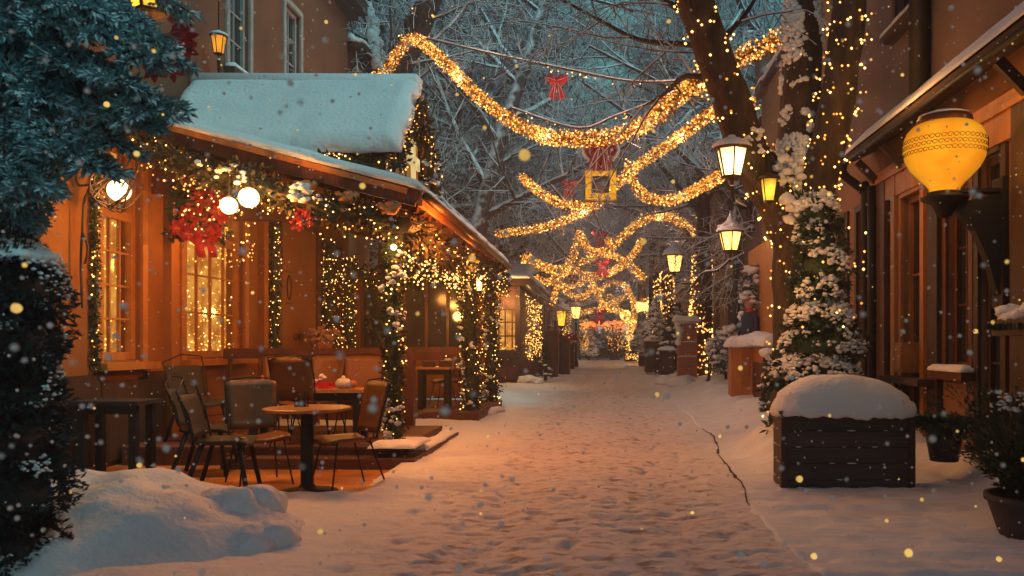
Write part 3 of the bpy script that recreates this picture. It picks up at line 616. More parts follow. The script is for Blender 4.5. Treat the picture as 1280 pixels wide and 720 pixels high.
for i, (x, y, s_) in enumerate(spots):
    o = tree_protos[i] if i < 5 else copy_tree(tree_protos[i % 5])
    o['label'] = o['group'] = 'x'; wh = 'beyond the far end of the street' if y > 62 else 'behind the cafe and kiosk side' if x < 0 else 'behind the grey house side'
    o['label'] = 'bare snow dusted tree in the wood '+wh; o['group'] = 'bare trees '+wh
    o.location = (x, y, -.1); o.rotation_euler = (random.uniform(-.06,.06), (.14 if -7 < x < 0 else -.12 if 0 < x < 6 and y < 60 else 0)+random.uniform(-.06,.06), 0); o.rotation_euler.rotate_axis('Z', random.uniform(0, 6.28)); o.scale = (s_*1.15, s_*1.15, s_)

def light_dots(name_label, cat, pts, r=(.010,.016), mats=('bulb_bright','bulb_gold','bulb_deep'), wts=(3,5,2), group=None, name='string_lights', cable=None, parent=None):
    mb = MB()
    for p in pts: mb.cur = random.choices((0,1,2), wts)[0]; mb.bulb(p, random.uniform(*r))
    if parent: return tag(mb.build('fairy_lights', list(mats), parent), kind='stuff')
    t = thing(name, name_label, cat, tuple(pts[0]), group)
    tag(mb.build('fairy_lights', list(mats), t), kind='stuff')
    if cable:
        c = MB()
        for path in cable: c.tube(path, .006, 4, False)
        c.build('cable', 'cable', t)
    return t
def wrap(path, rad, n, turns):
    """points spiralling round a tapering limb, and the cable that joins them"""
    P = resample(path, .05); pts = []; L = len(P)
    for i in range(n):
        t = i/n; k = min(int(t*(L-1)), L-2); c = P[k]; d = (P[k+1]-P[k]).normalized(); a = t*turns*6.283+random.uniform(-.5,.5)
        o = Vector((0,1,0)).cross(d).normalized(); r = (rad[0]+(rad[1]-rad[0])*t)*1.06+.01
        pts.append(c+rv(.05)*Vector((1,1,1)).x+(o*math.cos(a)+d.cross(o)*math.sin(a))*r)
    return pts

# --- the big forked tree on the right
random.seed(11)
bt = thing('street_tree', 'big forked tree with snow plastered trunk and string lit limbs', 'tree', (2.35, 9.5, 0))
w = MB(); B0 = Vector((2.38, 9.5, 0))
fork = at(1000, 300, 9.5)
trunk = [B0, at(1006,430,9.5), at(1004,360,9.5), fork]
w.tube(crom(trunk, 8), [.42-.10*i/24 for i in range(25)], 20, wob=.12)
LB = crom([at(1003,330,9.5), at(975,260,9.4), at(940,200,9.2), at(905,100,8.8), at(868,0,8.5), at(830,-110,8.2), at(780,-200,8)], 8)
LC = crom([at(1002,330,9.5), at(998,230,9.5), at(1000,150,9.6), at(1003,60,9.7), at(1000,-40,9.8), at(980,-160,10), at(950,-260,10)], 8)
LD = crom([at(1005,330,9.5), at(1020,240,9.3), at(1042,150,9.1), at(1056,60,9), at(1066,-30,8.9), at(1090,-150,8.8), at(1130,-260,8.6)], 8)
w.tube(LB, [.26-.10*i/48 for i in range(49)], 14, wob=.1); w.tube(LC, [.30-.13*i/48 for i in range(49)], 14, wob=.1); w.tube(LD, [.23-.07*i/48 for i in range(49)], 14, wob=.1)
sec = [[at(905,100,8.8), at(880,60,9.3), at(800,50,10), at(740,20,10.6), at(660,-20,11), at(600,-30,11.5)],
       [at(915,110,8.9), at(860,95,9.4), at(830,118,10.0), at(800,135,10.4)],
       [at(990,-10,9.7), at(900,-70,10), at(800,-60,10.5), at(700,-90,11)],
       [at(890,60,8.7), at(930,20,9.5), at(960,-30,10)], [at(880,30,8.6), at(830,0,9), at(770,-40,9.4), at(690,-60,9.8)]]
for s_ in sec: w.tube(crom(s_, 6), [.045-.037*i/((len(s_)-1)*6) for i in range((len(s_)-1)*6+1)], 8)
w.build('trunk', 'bark', bt, True)
tw, tx_ = MB(), MB(); sp2 = dict(SPEC, kids=[9, 7, 6, 4], ang=(30, 65))
for s_ in sec:
    P = crom(s_, 6)
    for i in range(5, len(P)-1, 4):
        d = (P[i+1]-P[i]).normalized(); grow(tx_, tx_, P[i], perp(d, R(random.uniform(30, 60)), random.uniform(0, 6.28)), random.uniform(.9, 2.0), .018, 1, 3, dict(SPEC, kids=[0, 7, 4, 0]))
tx_.build('crown', 'twig_snowy', bt, True)
sn = MB()   # snow plastered on the middle limb and in the forks
for i in range(4200):
    k = random.random(); c = LC[min(int(k*30)+1, 47)]; r = .30-.13*k*.6
    a = random.gauss(-1.75, .65); gate = noise.noise(Vector((c.z*1.1, a, 3)))
    pz = c+Vector((math.cos(a)*r*1.0, math.sin(a)*r*1.0, random.uniform(-.12,.12)))
    if gate+.8*noise.noise(pz*4.5) < .0: continue
    sn.lump(pz, random.uniform(.012,.042), (1,.5,1.0), .5, 2, 1)
for p, r in ((at(1000,262,9.15), .2), (at(985,215,9.1), .16), (at(940,165,8.95), .12), (at(700+245,185,9.0), .08)):
    for _ in range(40): sn.lump(p+rv(r*.9), r*random.uniform(.2,.45), (1,.7,.7), .45, 2)
sn.build('trunk_snow', 'snow', bt, True)
light_dots('warm string lights wound round the left leaning limb of the forked tree', 'string lights', wrap(LB[4:40], (.25,.18), 210, 12), (.012,.017), wts=(6,4,1))
light_dots('warm string lights wound round the right limb of the forked tree', 'string lights', wrap(LD[3:40], (.24,.18), 330, 15), (.012,.017), wts=(6,4,1))
light_dots('warm string lights on the trunk of the forked tree down to the shrub', 'string lights', wrap(list(reversed(crom(trunk, 8))), (.36,.42), 110, 6), (.012,.017), wts=(5,4,2))

# evergreen foliage helper: tufts on a body, snow lumps on what faces up
def evergreen(parent, blobs, n, size, leafmat, snowmat='snow', snow_n=0, snow_r=(.03,.07), core=True, snow_amt=.5, flat=.55, clus=4.2, thr=.06):
    lf, sn_ = MB(), MB()
    if core:
        cb = MB()
        for c, r in blobs: cb.lump(c, 1, tuple(x*.80 for x in r), .15, 2, 2)
        cb.build('inner_foliage', leafmat, parent, True)
    tot = sum(r[0]*r[2] for c, r in blobs)
    for c, r in blobs:
        c = Vector(c); m = int(n*r[0]*r[2]/tot)
        for _ in range(m):
            v = rv(1)
            if v.length < .05: continue
            v.normalize(); k = random.uniform(.82, 1.06); q = c+Vector((v.x*r[0]*k, v.y*r[1]*k, v.z*r[2]*k)); q += v*.12*noise.noise(q*5)*min(1, r[0]*3)
            base = v+Vector((0,0,random.uniform(-.2,.5)))+rv(.7)
            for t in range(3): lf.leaf(q, size*random.uniform(.6,1.2), base+rv(.6), .3)
        ms = int(snow_n*r[0]*r[2]/tot)
        for _ in range(ms):
            v = rv(1); v.normalize()
            q = c+Vector((v.x*r[0], v.y*r[1], v.z*r[2]))
            if v.z < -.15 or noise.noise(q*clus)+.35*noise.noise(q*11)+.3*v.z < thr: continue
            q += v*random.uniform(0,.03); sn_.lump(q, random.uniform(*snow_r)*(1+.4*max(0,v.z)), (1,1,flat), .5, 2, 2 if snow_r[1] > .03 else 1)
    lf.build('foliage', leafmat, parent)
    if snow_n: sn_.build('snow_cover', snowmat, parent, True)
def shrub(name, label, cat, base, blobs, n, size, leafmat, **kw):
    t = thing(name, label, cat, base, kw.pop('group', None)); st = MB(); st.tube([Vector(base), Vector(base)+Vector((0,0,blobs[0][0][2]-base[2]))], .04, 8); st.build('stem', 'bark', t); evergreen(t, blobs, n, size, leafmat, **kw); return t
# the snowy conifer that hugs the forked trunk
random.seed(21)
bl = []
for k in range(9):
    z = .35+k*.30; r = .50-.035*k*(1 if k > 3 else .3); bl.append(((2.42+.05*math.sin(k*2.3), 9.0, z), (r, r*.75, .26)))
sh = shrub('conifer_shrub', 'tall snow laden conifer hugging the forked tree trunk behind the wooden box', 'shrub', (2.42,9.0,.2), bl, 2600, .10, 'needle', snow_n=11000, snow_r=(.010,.034), core=True, flat=.62, clus=2.6, thr=.04)
light_dots('', '', [Vector((2.42+math.sin(a)*.5*random.uniform(.95,1.05), 9.0-abs(math.cos(a))*.40, z)) for a, z in ((random.uniform(-1.5,1.5), random.uniform(.3,2.6)) for _ in range(26))], (.012,.018), parent=sh)

# --- blue snow dusted conifer at the left edge and the clipped column under it
random.seed(31)
sp = thing('spruce_tree', 'blue green snow dusted spruce whose boughs hang over the top left corner', 'tree', (-3.75, 5.0, 0))
w = MB(); w.tube([(-3.95,5.3,0),(-3.93,5.3,2),(-3.9,5.25,4.6)], [.2,.16,.08], 10); w.build('trunk', 'bark', sp, True)
br, nd, sn = MB(), MB(), MB()
tips = []
for px, py, Y_ in ((60,20,4.6),(130,40,4.5),(175,70,4.4),(200,125,4.4),(185,135,4.5),(150,100,4.4),(120,205,4.4),(100,150,4.6),(60,120,4.5),(40,165,4.3),(45,205,4.4),(20,225,4.3),(10,90,4.3),(90,70,4.4),(160,15,4.5),(210,0,4.7),(205,60,4.6),(170,150,4.6),(30,40,4.2),(110,10,4.3),(80,185,4.3),(5,200,4.2),(-20,250,4.4),(-30,120,4.2),(140,175,4.5),(60,-20,4.5),(150,-30,4.6),(60,185,4.6),(5,240,4.5),(25,255,4.15),(-15,235,4.1),(35,225,4.2),(10,275,4.1)):
    tips.append(at(px, py, Y_+random.uniform(-.15,.35)))
for tp in tips:
    root = Vector((-3.92, 5.25, tp.z+random.uniform(.25,.9))); mid = root.lerp(tp, .5)+Vector((0,0,.12))
    P = crom([root, mid, tp], 8); br.tube(P, [.03-.024*i/16 for i in range(17)], 5)
    for i in range(3, 17):
        dr = (P[i]-P[i-1]).normalized(); side = dr.cross(Vector((0,0,1))).normalized()
        for s_ in (-1, 1, -1, 1):
            L = .34*(1-.5*i/17)*random.uniform(.6,1.1); d = (dr*.7+side*s_+Vector((0,0,-.25))+rv(.35)).normalized(); q = P[i].copy(); m = 7
            br.tube([q, q+d*L], [.007,.003], 3, False)
            for j in range(m):
                c = q+d*L*(j+.5)/m
                for _ in range(5): nd.leaf(c, random.uniform(.04,.075), d*.8+rv(.9), .34)
br.build('branch', 'bark', sp); nd.build('crown', 'leaf_frost', sp)
random.seed(32)
hc = thing('hedge_column', 'dark clipped evergreen column with snow patches at the left edge', 'hedge', (-3.34, 4.35, 0))
w = MB(); w.tube([(-3.34,4.35,0),(-3.34,4.35,1.7)], .08, 8); w.build('stem', 'bark', hc)
evergreen(hc, [((-3.345,4.35,.2+.28*k), (.34+.02*math.sin(k*1.7),.34,.3)) for k in range(6)], 15000, .05, 'leaf_hedge', snow_n=14000, snow_r=(.005,.013), flat=.7, clus=3.2, thr=.12)
w = MB()
for _ in range(420):
    a = random.uniform(0, 6.28); r = .30*math.sqrt(random.random()); w.lump((-3.36+r*math.cos(a), 4.35+r*math.sin(a), 1.78+.10*(1-(r/.3)**2)-.1*abs(math.sin(a*2))*r), random.uniform(.025,.07), (1,1,.6), .45, 2)
w.build('snow_cap', 'snow', hc, True)

# --- garland of leaves and lights along a path
def leafy(label, path, rad, dens, bulbs, size=.09, leafm='leaf_warm', snow=0, name='lit_garland', cat='garland', group=None, br_=(.008,.0135), sink=0, wts=(6,4,1)):
    P = resample(path, .04); t = thing(name, label, cat, tuple(P[0]), group); lf = MB(); core = MB(); core.tube(P[::3] if len(P) > 6 else P, rad*.55, 8, wob=.5); core.build('stem', leafm, t)
    L = len(P)*.04
    for _ in range(int(dens*L)):
        c = random.choice(P); v = rv(1).normalized(); k = rad*random.uniform(.45,1.05)*(1+.35*noise.noise(c*2.3)); lf.leaf(c+v*k, size*random.uniform(.6,1.25), v+rv(.8)+Vector((0,0,-.2)), .5)
    lf.build('foliage', leafm, t)
    pts = []
    for _ in range(int(bulbs*L*.72)):
        c = random.choice(P); v = rv(1).normalized(); pts.append(c+v*rad*random.uniform(.95,1.3)*(1+.35*noise.noise(c*2.3))+Vector((0,0,-sink*random.random())))
    light_dots('', '', pts, br_, parent=t, wts=wts)
    if snow:
        s_ = MB()
        for _ in range(int(snow*L)):
            c = random.choice(P); v = Vector((random.uniform(-1,1), -random.random(), random.random()*.6)).normalized(); c = c+v*rad*1.05
            if noise.noise(c*2.2) > .02:
                for _ in range(4): s_.lump(c+rv(.045), random.uniform(.02,.045), (1,1,.7), .3, 2, 1)
        s_.build('snow_cover', 'snow', t, True)
    return t
random.seed(51)
leafy('evergreen garland thick with lights round the near porch post', crom([(-2.34,8.9,.22),(-2.33,8.86,1.3),(-2.34,8.9,2.5)], 20), .125, 760, 70, .065, 'leaf_dark', 18, group='garlands on the porch posts')
leafy('evergreen garland thick with lights round the middle porch post', crom([(-2.22,13.4,.22),(-2.24,13.4,1.3),(-2.24,13.4,2.5)], 20), .18, 620, 85, .08, 'leaf_dark', 8, group='garlands on the porch posts')
leafy('evergreen garland thick with lights round the far porch post at the deck corner', crom([(-2.16,15.5,.22),(-2.18,15.5,1.3),(-2.2,15.5,2.6)], 20), .17, 520, 85, .08, 'leaf_dark', 14, group='garlands on the porch posts')
leafy('garland with clustered lights hanging under the front edge of the porch roof', crom([(-4.95,8.62,3.42),(-4.4,8.6,3.2),(-3.8,8.55,3.02),(-3.1,8.6,2.78),(-2.3,8.75,2.66)], 16), .17, 620, 120, .09, 'leaf_warm', 5, sink=.12)
leafy('garland with clustered lights along the street side beam of the porch', crom([(-2.22,8.8,2.62),(-2.15,10.5,2.52),(-2.15,12,2.56),(-2.15,13.6,2.5),(-2.1,15,2.62),(-2.1,16.4,2.55)], 16), .2, 420, 75, .10, 'leaf_warm', 3, sink=.2)
leafy('garland of lights swagged across the back of the porch', crom([(-5.0,15.9,2.75),(-4.2,15.9,2.6),(-3.4,15.8,2.72),(-2.5,15.8,2.5)], 12), .16, 260, 60, .10, 'leaf_dark', 0, sink=.1)
leafy('slim lit garland down the left side of the tall window', crom([(-5.24,8.25,3.5),(-5.24,8.24,2),(-5.24,8.26,1.05)], 16), .035, 600, 30, .04, 'leaf_dark', name='lit_garland')
leafy('slim lit garland hanging beside the panel with the oval plaque', crom([(-5.2,12.62,3.4),(-5.2,12.62,2),(-5.2,12.62,.9)], 16), .09, 420, 60, .06, 'leaf_dark')
leafy('lit garland framing the left side of the narrow far window', crom([(-5.15,15.0,3.2),(-5.15,14.98,2),(-5.15,15.0,1.2)], 16), .16, 340, 110, .08, 'leaf_dark')
leafy('lit garland framing the right side of the narrow far window', crom([(-5.1,16.0,3.0),(-5.1,16,2),(-5.1,16.0,1.2)], 16), .15, 300, 110, .08, 'leaf_dark')
leafy('garland with lights up the dormer gable verge nearest us', crom([(DX+.14,y0d+.02,z0d-.12),(DX+.14,9.8,3.95),(DX+.14,RY,RZ-.12)], 12), .12, 480, 85, .08, 'leaf_warm', 3)
leafy('garland with lights up the far verge of the dormer gable', crom([(DX+.14,y1d-.03,z1d-.35),(DX+.14,11.05,3.85),(DX+.14,RY,RZ-.12)], 12), .11, 480, 85, .08, 'leaf_warm', 10)
leafy('ragged garland lying on the porch roof snow below the dormer', crom([(-3.3,9.1,3.42),(-2.9,9.12,3.36),(-2.55,9.2,3.32)], 12), .08, 500, 60, .07, 'leaf_warm', 10)
cur = []
for _ in range(300): cur.append(Vector((-2.42+random.uniform(-.1,.1), random.uniform(9.2,16.3), 2.5-abs(random.gauss(0,.22)))))
light_dots('loose icicle style string lights dangling below the porch beam', 'string lights', cur, (.010,.015), wts=(6,4,1))
cur = [at(random.uniform(215,305), 0, 1)*0+Vector((-5.16+random.uniform(-.02,.02), random.uniform(10.0,11.8), random.choice([3.3,2.9])-abs(random.gauss(0,.3)))) for _ in range(120)]
light_dots('string lights draped over the top of the wide window', 'string lights', cur, (.011,.016))

# --- thick glittering garlands slung across the street
def rope(label, P, rad, n, r=(.013,.022), lamps=(), group='glittering rope garlands over the street'):
    P = resample(crom(P, 14), .04); t = thing('rope_garland', label, 'garland', tuple(P[0]), group)
    c = MB(); c.tube(P[::2], .02, 5, False); c.build('cable', 'cable', t)
    ti = MB(); 
    for _ in range(int(n*1.0)):
        i = random.randrange(len(P)-1); q = P[i].lerp(P[i+1], random.random()); v = rv(1).normalized(); ti.leaf(q+v*rad*random.uniform(.1,.8), rad*random.uniform(.35,.7), v+rv(.7), .35)
    ti.build('tinsel', 'tinsel', t)
    pts = []
    for _ in range(n):
        i = random.randrange(len(P)-1); pts.append(P[i].lerp(P[i+1], random.random())+ball(rad*1.05))
    light_dots('', '', pts, r, parent=t, wts=(1.3,5,4.5), mats=('rope_bright','rope_gold','rope_deep'))
    for k, pw in lamps: lamp(t, P[int(k*(len(P)-1))], pw*1.15, (1,.60,.42), rad)
    return t
random.seed(61)
rope('thickest rope garland sagging from the leaning left tree to the forked tree', [at(438,106,16.5), at(478,92,16.5), at(512,50,16), at(545,68,15), at(600,122,14), at(660,162,13), at(715,174,12), at(790,163,11), at(850,118,10), at(900,88,9.3), at(975,45,9.2)], .128, 4300, (.010,.017), [(.35,110),(.6,110),(.8,60)])
rope('rope garland rising from the kiosk side over the picture lantern to the forked tree', [at(622,292,21), at(680,284,19.5), at(735,262,18), at(770,232,17), at(800,205,15.5), at(840,178,14), at(885,145,12.5), at(940,130,10)], .118, 2900, (.011,.018), [(.3,110),(.7,90)])
rope('short rope garland looping behind the picture lantern', [at(652,222,19), at(675,240,18.6), at(702,254,18.2), at(740,258,18)], .12, 1000, (.012,.019))
rope('rope garland looping from the peak beside the picture lantern down to the grey house', [at(785,205,17), at(792,228,17), at(808,246,17), at(835,251,17), at(865,240,16.5), at(900,220,15)], .13, 1400, (.012,.019), [(.5,60)])
def cusps(spans, Y_):
    """spans joined at sharp peaks; each span sags smoothly"""
    out = []
    for sp_ in spans: out += crom([at(a, b_, Y_) for a, b_ in sp_], 8)
    return out
FAR = [
 (27, [[(871,306),(866,292),(848,276),(824,270),(800,277),(780,294),(760,312),(745,316),(733,310),(724,291)], [(724,291),(718,315),(710,331),(695,338),(675,331),(658,321)], [(658,321),(654,345)]], .17, 3600, (.014,.023), [(.2,150),(.6,110)], 'long rope garland arching from the second lit trunk to sharp twin peaks'),
 (30, [[(658,322),(665,340),(682,353),(700,344),(724,330),(747,318),(762,300)]], .17, 1300, (.015,.025), [], 'rope garland sagging low from the left peak above the kiosk roof'),
 (31, [[(724,293),(731,309),(747,316),(768,320),(786,331),(804,348)]], .17, 1100, (.015,.025), [(.5,110)], 'rope garland falling from the sharp peak toward the right hand trunks'),
 (33, [[(802,300),(792,318),(778,331),(757,343),(735,345),(715,335)]], .18, 1300, (.016,.026), [(.5,110)], 'rope garland hanging in a deep curve behind the twin peaks'),
 (38, [[(691,380),(694,365),(698,353)], [(698,353),(708,359),(722,355),(738,346)]], .17, 800, (.019,.030), [], 'short rope garland peaked over the kiosk end'),
 (42, [[(704,360),(714,369),(728,371),(738,364),(741,350)], [(741,350),(746,364),(752,378),(764,386)]], .19, 900, (.021,.033), [(.5,150)], 'rope garland with a narrow peak in the middle distance'),
 (46, [[(748,368),(757,357),(768,353),(782,357)], [(782,357),(790,372),(793,390),(794,408)]], .19, 700, (.022,.034), [(.4,120)], 'rope garland bending down toward the right hand light column'),
 (50, [[(705,391),(728,390),(748,387),(764,379),(783,370)]], .2, 700, (.024,.036), [(.5,200)], 'distant rope garland rising to the right across the street'),
 (54, [[(751,388),(757,373),(764,371),(772,386)], [(772,386),(784,394),(794,410)]], .2, 500, (.025,.038), [], 'small looped rope garland above the far red bow'),
 (59, [[(712,395),(735,389),(757,387),(778,392),(790,402)]], .22, 600, (.028,.042), [(.5,200)], 'farthest rope garland over the end of the street')]
for Y_, spans, rad_, n_, r_, lm_, lb_ in FAR:
    P = cusps(spans, Y_); rope(lb_, P[::3]+[P[-1]], rad_, n_, r_, lm_)
# thin cables with snow
cabs = [([(520,45,16),(610,66,15),(700,85,14),(790,102,12),(880,100,9.4)], 'thin snowy cable from the left tree to the forked tree'), ([(880,95,9.3),(830,122,11),(770,145,13),(720,160,14),(640,135,16)], 'thin dark cable dipping above the thickest garland')]
for cpts, lb in cabs:
    P = crom([at(*q) for q in cpts], 10); t = thing('overhead_cable', lb, 'cable', tuple(P[0])); m = MB(); m.tube(P, .018, 6, False); m.build('wire', 'cable', t); m = MB(); m.tube([p+Vector((0,0,.022)) for p in P], .014, 5, False); m.build('wire_snow', 'snow', t)
    light_dots('', '', [random.choice(P[18:])+Vector((0,0,-.04))+rv(.05) for _ in range(22)], (.012,.018), parent=t)
# ribbon bows
def bow(label, c, s, material='ribbon_red', tails=2, group=None, stripe=True, string=0):
    c = Vector(c); t = thing('ribbon_bow', label, 'bow', tuple(c), group); w = MB(); w.lump(c, .1*s, (1,.7,1), .1); 
    w.build('knot', material, t, True)
    for sx in (-1, 1):
        w = MB(); vs = []; N1, N2 = 10, 12; tilt = .32
        for i in range(N1+1):
            u = i/N1; hh = (.03+.17*math.sin(math.pi*min(1, u*.98)**.8))*s; ax = Vector((sx*.46*u*s, -.03*s, (tilt*u*.5)*s))
            for k in range(N2):
                a = 2*math.pi*k/N2; vs.append(tuple(c+ax+Vector((-sx*.25*hh*math.cos(a), .45*hh*math.sin(a), hh*math.cos(a)))))
        w.add(vs, [(i*N2+k, i*N2+(k+1)%N2, (i+1)*N2+(k+1)%N2, (i+1)*N2+k) for i in range(N1) for k in range(N2)]+[tuple(N1*N2+k for k in range(N2))]); lp = w.build('loop', material, t, True)
        if stripe:
            w = MB(); w.tube([Vector(vs[i*N2+9])+Vector((0,-.004,0)) for i in range(1, N1)], .012*s, 5); w.build('loop_stripe', 'ribbon_white', lp)
        w = MB(); w2 = MB()
        for m_, dx in (((w), .14), ) + (((w), .30),):
            P = crom([c, c+Vector((sx*dx*.5,-.03,-.25))*s, c+Vector((sx*dx,-.02,-.62-.1*(dx<.2)))*s], 6)
            vs = []
            for i, p in enumerate(P): wd = (.04+.05*i/len(P))*s; vs += [(p.x-wd,p.y,p.z),(p.x+wd,p.y+.01,p.z)]
            w.add(vs, [(2*i,2*i+1,2*i+3,2*i+2) for i in range(len(P)-1)])
            if stripe:
                vs = []
                for i, p in enumerate(P): vs += [(p.x-.012*s,p.y-.012*s-.004,p.z),(p.x+.012*s,p.y-.012*s-.004,p.z)]
                w2.add(vs, [(2*i,2*i+1,2*i+3,2*i+2) for i in range(len(P)-1)])
        tl = w.build('tail', material, t, True)
        if stripe: w2.build('tail_stripe', 'ribbon_white', tl)
    if string: w = MB(); w.tube([c, c+Vector((0,0,string))], .006, 4); w.build('hanging_thread', 'cable', t)
    return t
G_ = 'red ribbon bows over the street'
bow('striped red bow hanging alone highest against the branches', at(696,102,14), .46, group=G_, string=1.5)
bow('small striped red bow left of the picture lantern', at(711,231,18), .4, group=G_, string=.6)
bow('striped red bow between garland peaks below the picture lantern', at(750,294,27), .62, group=G_, string=.6)
bow('plain red bow tucked below the twin peaked garland', at(753,330,32), .75, group=G_, stripe=False, string=.5)
bow('tiny dark red bow hanging left above the far garlands', at(716,345,34), .5, group=G_, stripe=False, string=.3)
bow('farthest red bow in the middle of the straight garland', at(749,391,50), 1.0, group=G_, stripe=False, string=.5)
# picture lantern: gold frame, dark centre, heart shaped wreath and bow above
pc = at(751, 233, 16); pl = thing('picture_lantern', 'gold framed hanging lantern with dark centre under a heart shaped bow', 'lantern', tuple(pc))
def bx_(m, c, a, b_, c2, d, e, f): m.box(c.x+a, c.x+b_, c.y+c2, c.y+d, c.z+e, c.z+f)
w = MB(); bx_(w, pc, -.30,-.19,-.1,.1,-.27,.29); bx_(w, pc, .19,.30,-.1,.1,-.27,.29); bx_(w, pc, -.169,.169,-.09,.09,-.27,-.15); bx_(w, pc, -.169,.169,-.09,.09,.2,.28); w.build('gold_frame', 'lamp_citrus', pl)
w = MB(); bx_(w, pc, -.168,.168,-.05,.05,-.149,.199); w.build('dark_panel', 'sign_dark', pl)
w = MB(); bx_(w, pc, -.33,.33,-.12,.12,-.30,-.272); bx_(w, pc, -.32,.32,-.12,.12,.291,.32); bx_(w, pc,-.31,-.3,-.11,.11,-.27,.29); bx_(w, pc,.3,.31,-.11,.11,-.27,.29); w.build('rim', 'gold', pl)
w = MB()
for k, (zz, ww) in enumerate(((.06,.06),(.03,.10),(-.01,.08),(-.05,.11),(-.085,.07))):
    x = -ww
    while x < ww: bx_(w, pc, x, x+.018, -.056,-.051, zz, zz+.018); x += .03
w.build('lettering', 'letter_pale', pl)
hw = thing('heart_wreath', 'heart shaped red and white ribbon wreath above the picture lantern', 'wreath', tuple(pc+Vector((0,-.12,.6))))
hc_ = pc+Vector((0,-.12,.62)); P = []
for i in range(41):
    a = 2*math.pi*i/40; P.append(hc_+Vector((.022*16*math.sin(a)**3, 0, .022*(13*math.cos(a)-5*math.cos(2*a)-2*math.cos(3*a)-math.cos(4*a)))))
w = MB(); w.tube(P, .035, 8, False); w.build('outer_heart', 'ribbon_white', hw, True)
w = MB(); w.tube([hc_+(p-hc_)*.82 for p in P], .04, 8, False); w.tube([hc_+(p-hc_)*.45 for p in P], .05, 8, False); w.build('inner_heart', 'poinsettia', hw, True)
w = MB(); w.bar(hc_+Vector((-.25,0,.15)), hc_+Vector((0,0,-.28)), .04); w.bar(hc_+Vector((.25,0,.15)), hc_+Vector((0,-.03,-.28)), .04); w.build('cross_ribbon', 'ribbon_white', hw)
bow('large dark red bow on top of the heart shaped wreath', hc_+Vector((0,-.10,.16)), .72, 'poinsettia', stripe=True)
# EOF-PART-2
# ------------------------------------------------------------------ lamps
def lantern(label, c, wd, h, glassm, power, col=(1,.66,.36), n=6, cap=.35, snow=.03, arm=None, spire=False, group='street lanterns', armm='iron', name='street_lantern', hang=None, capm='bronze', post=None):
    """tapered panes, wider at the top, in a metal frame; c = middle of the glass"""
    c = Vector(c); t = thing(name, label, 'lantern', tuple(c), group)
    rt, rb_ = wd/2, wd*.30
    a0 = math.pi/n
    def pt_(r, k, z): return Vector((c.x+r*math.cos(a0+2*math.pi*k/n), c.y+r*math.sin(a0+2*math.pi*k/n), c.z+z))
    g = MB()
    for k in range(n):
        q = [pt_(rb_*.96,k,-h/2), pt_(rb_*.96,k+1,-h/2), pt_(rt*.96,k+1,h/2), pt_(rt*.96,k,h/2)]; g.add([tuple(v) for v in q], [(0,1,2,3)])
    g.build('glass', glassm, t)
    f = MB()
    for k in range(n): f.bar(pt_(rb_,k,-h/2), pt_(rt,k,h/2), wd*.045)
    for z, r in ((-h/2, rb_), (h/2, rt)):
        for k in range(n): f.bar(pt_(r,k,z), pt_(r,k+1,z), wd*.055)
    f.lathe([(.001,-h/2-.28*wd),(.05*wd,-h/2-.22*wd),(.07*wd,-h/2-.12*wd),(rb_*.8,-h/2-.05*wd),(rb_*1.08,-h/2+.005)], c, 12)
    f.build('frame', capm, t)
    m = MB(); hh = cap*wd
    prof = [(rt*1.18, h/2), (rt*1.2, h/2+.05*wd), (rt*.95, h/2+hh*.55), (rt*.5, h/2+hh*.85), (rt*.22, h/2+hh), (rt*.2, h/2+hh*1.15), (.001, h/2+hh*1.25)]
    if spire: prof = [(rt*1.15, h/2), (rt*1.15, h/2+.04*wd), (rt*.7, h/2+hh*.45), (rt*.3, h/2+hh*.75), (rt*.12, h/2+hh*1.1), (.001, h/2+hh*1.5)]
    m.lathe(prof, c, 16); m.build('cap', capm, t, True)
    if snow:
        m = MB(); pr2 = [(r*1.02+.004, z+snow*(.25 if i < 1 else 1)+.004) for i, (r, z) in enumerate(prof)]; m.lathe([(prof[0][0]*1.04, prof[0][1]+.01)]+pr2[1:], c, 18, False)
        for _ in range(7):
            a = random.uniform(0,6.28); m.lump((c.x+rt*.8*math.cos(a), c.y+rt*.8*math.sin(a), c.z+h/2+hh*.45), wd*.13, (1,1,.5), .3)
        m.build('snow_cap', 'snow', t, True)
    if arm:
        m = MB(); m.tube(crom([Vector(p) for p in arm], 8), .022, 8)
        m.build('bracket', armm, t, True); m = MB(); m.tube([p+Vector((0,0,.026)) for p in crom([Vector(p) for p in arm], 8)], .018, 6); m.build('bracket_snow', 'snow', t, True)
    if hang: m = MB(); m.tube([c+Vector((0,0,h/2+hh)), c+Vector((0,0,h/2+hh+hang))], .01, 6); m.build('hanging_chain', 'iron', t)
    if post:
        m = MB(); z0_ = post; m.lathe([(.13,z0_-c.z),(.12,z0_-c.z+.3),(.06,z0_-c.z+.4),(.05,-h/2-.3*wd)], c, 12); m.build('post', 'iron', t, True)
    if power: lamp(t, c-Vector((0,.0,0)), power, col, wd*.35)
    return t
L1 = at(915,204,8.9); lantern('largest blazing white street lantern against the forked tree limb', L1, .36, .31, 'lamp_white', 55, n=6, cap=.33, snow=.012, arm=[L1+Vector((0,0,-.26)), L1+Vector((.06,.2,-.4)), L1+Vector((.24,.5,-.42))])
L2 = at(961,238,9.0); lantern('small yellow lantern hanging beside the forked trunk', L2, .22, .25, 'lamp_lemon', 30, n=4, cap=.3, snow=.0, hang=.3, arm=[L2+Vector((0,0,.42)), L2+Vector((.1,.2,.45)), L2+Vector((.22,.4,.35))])
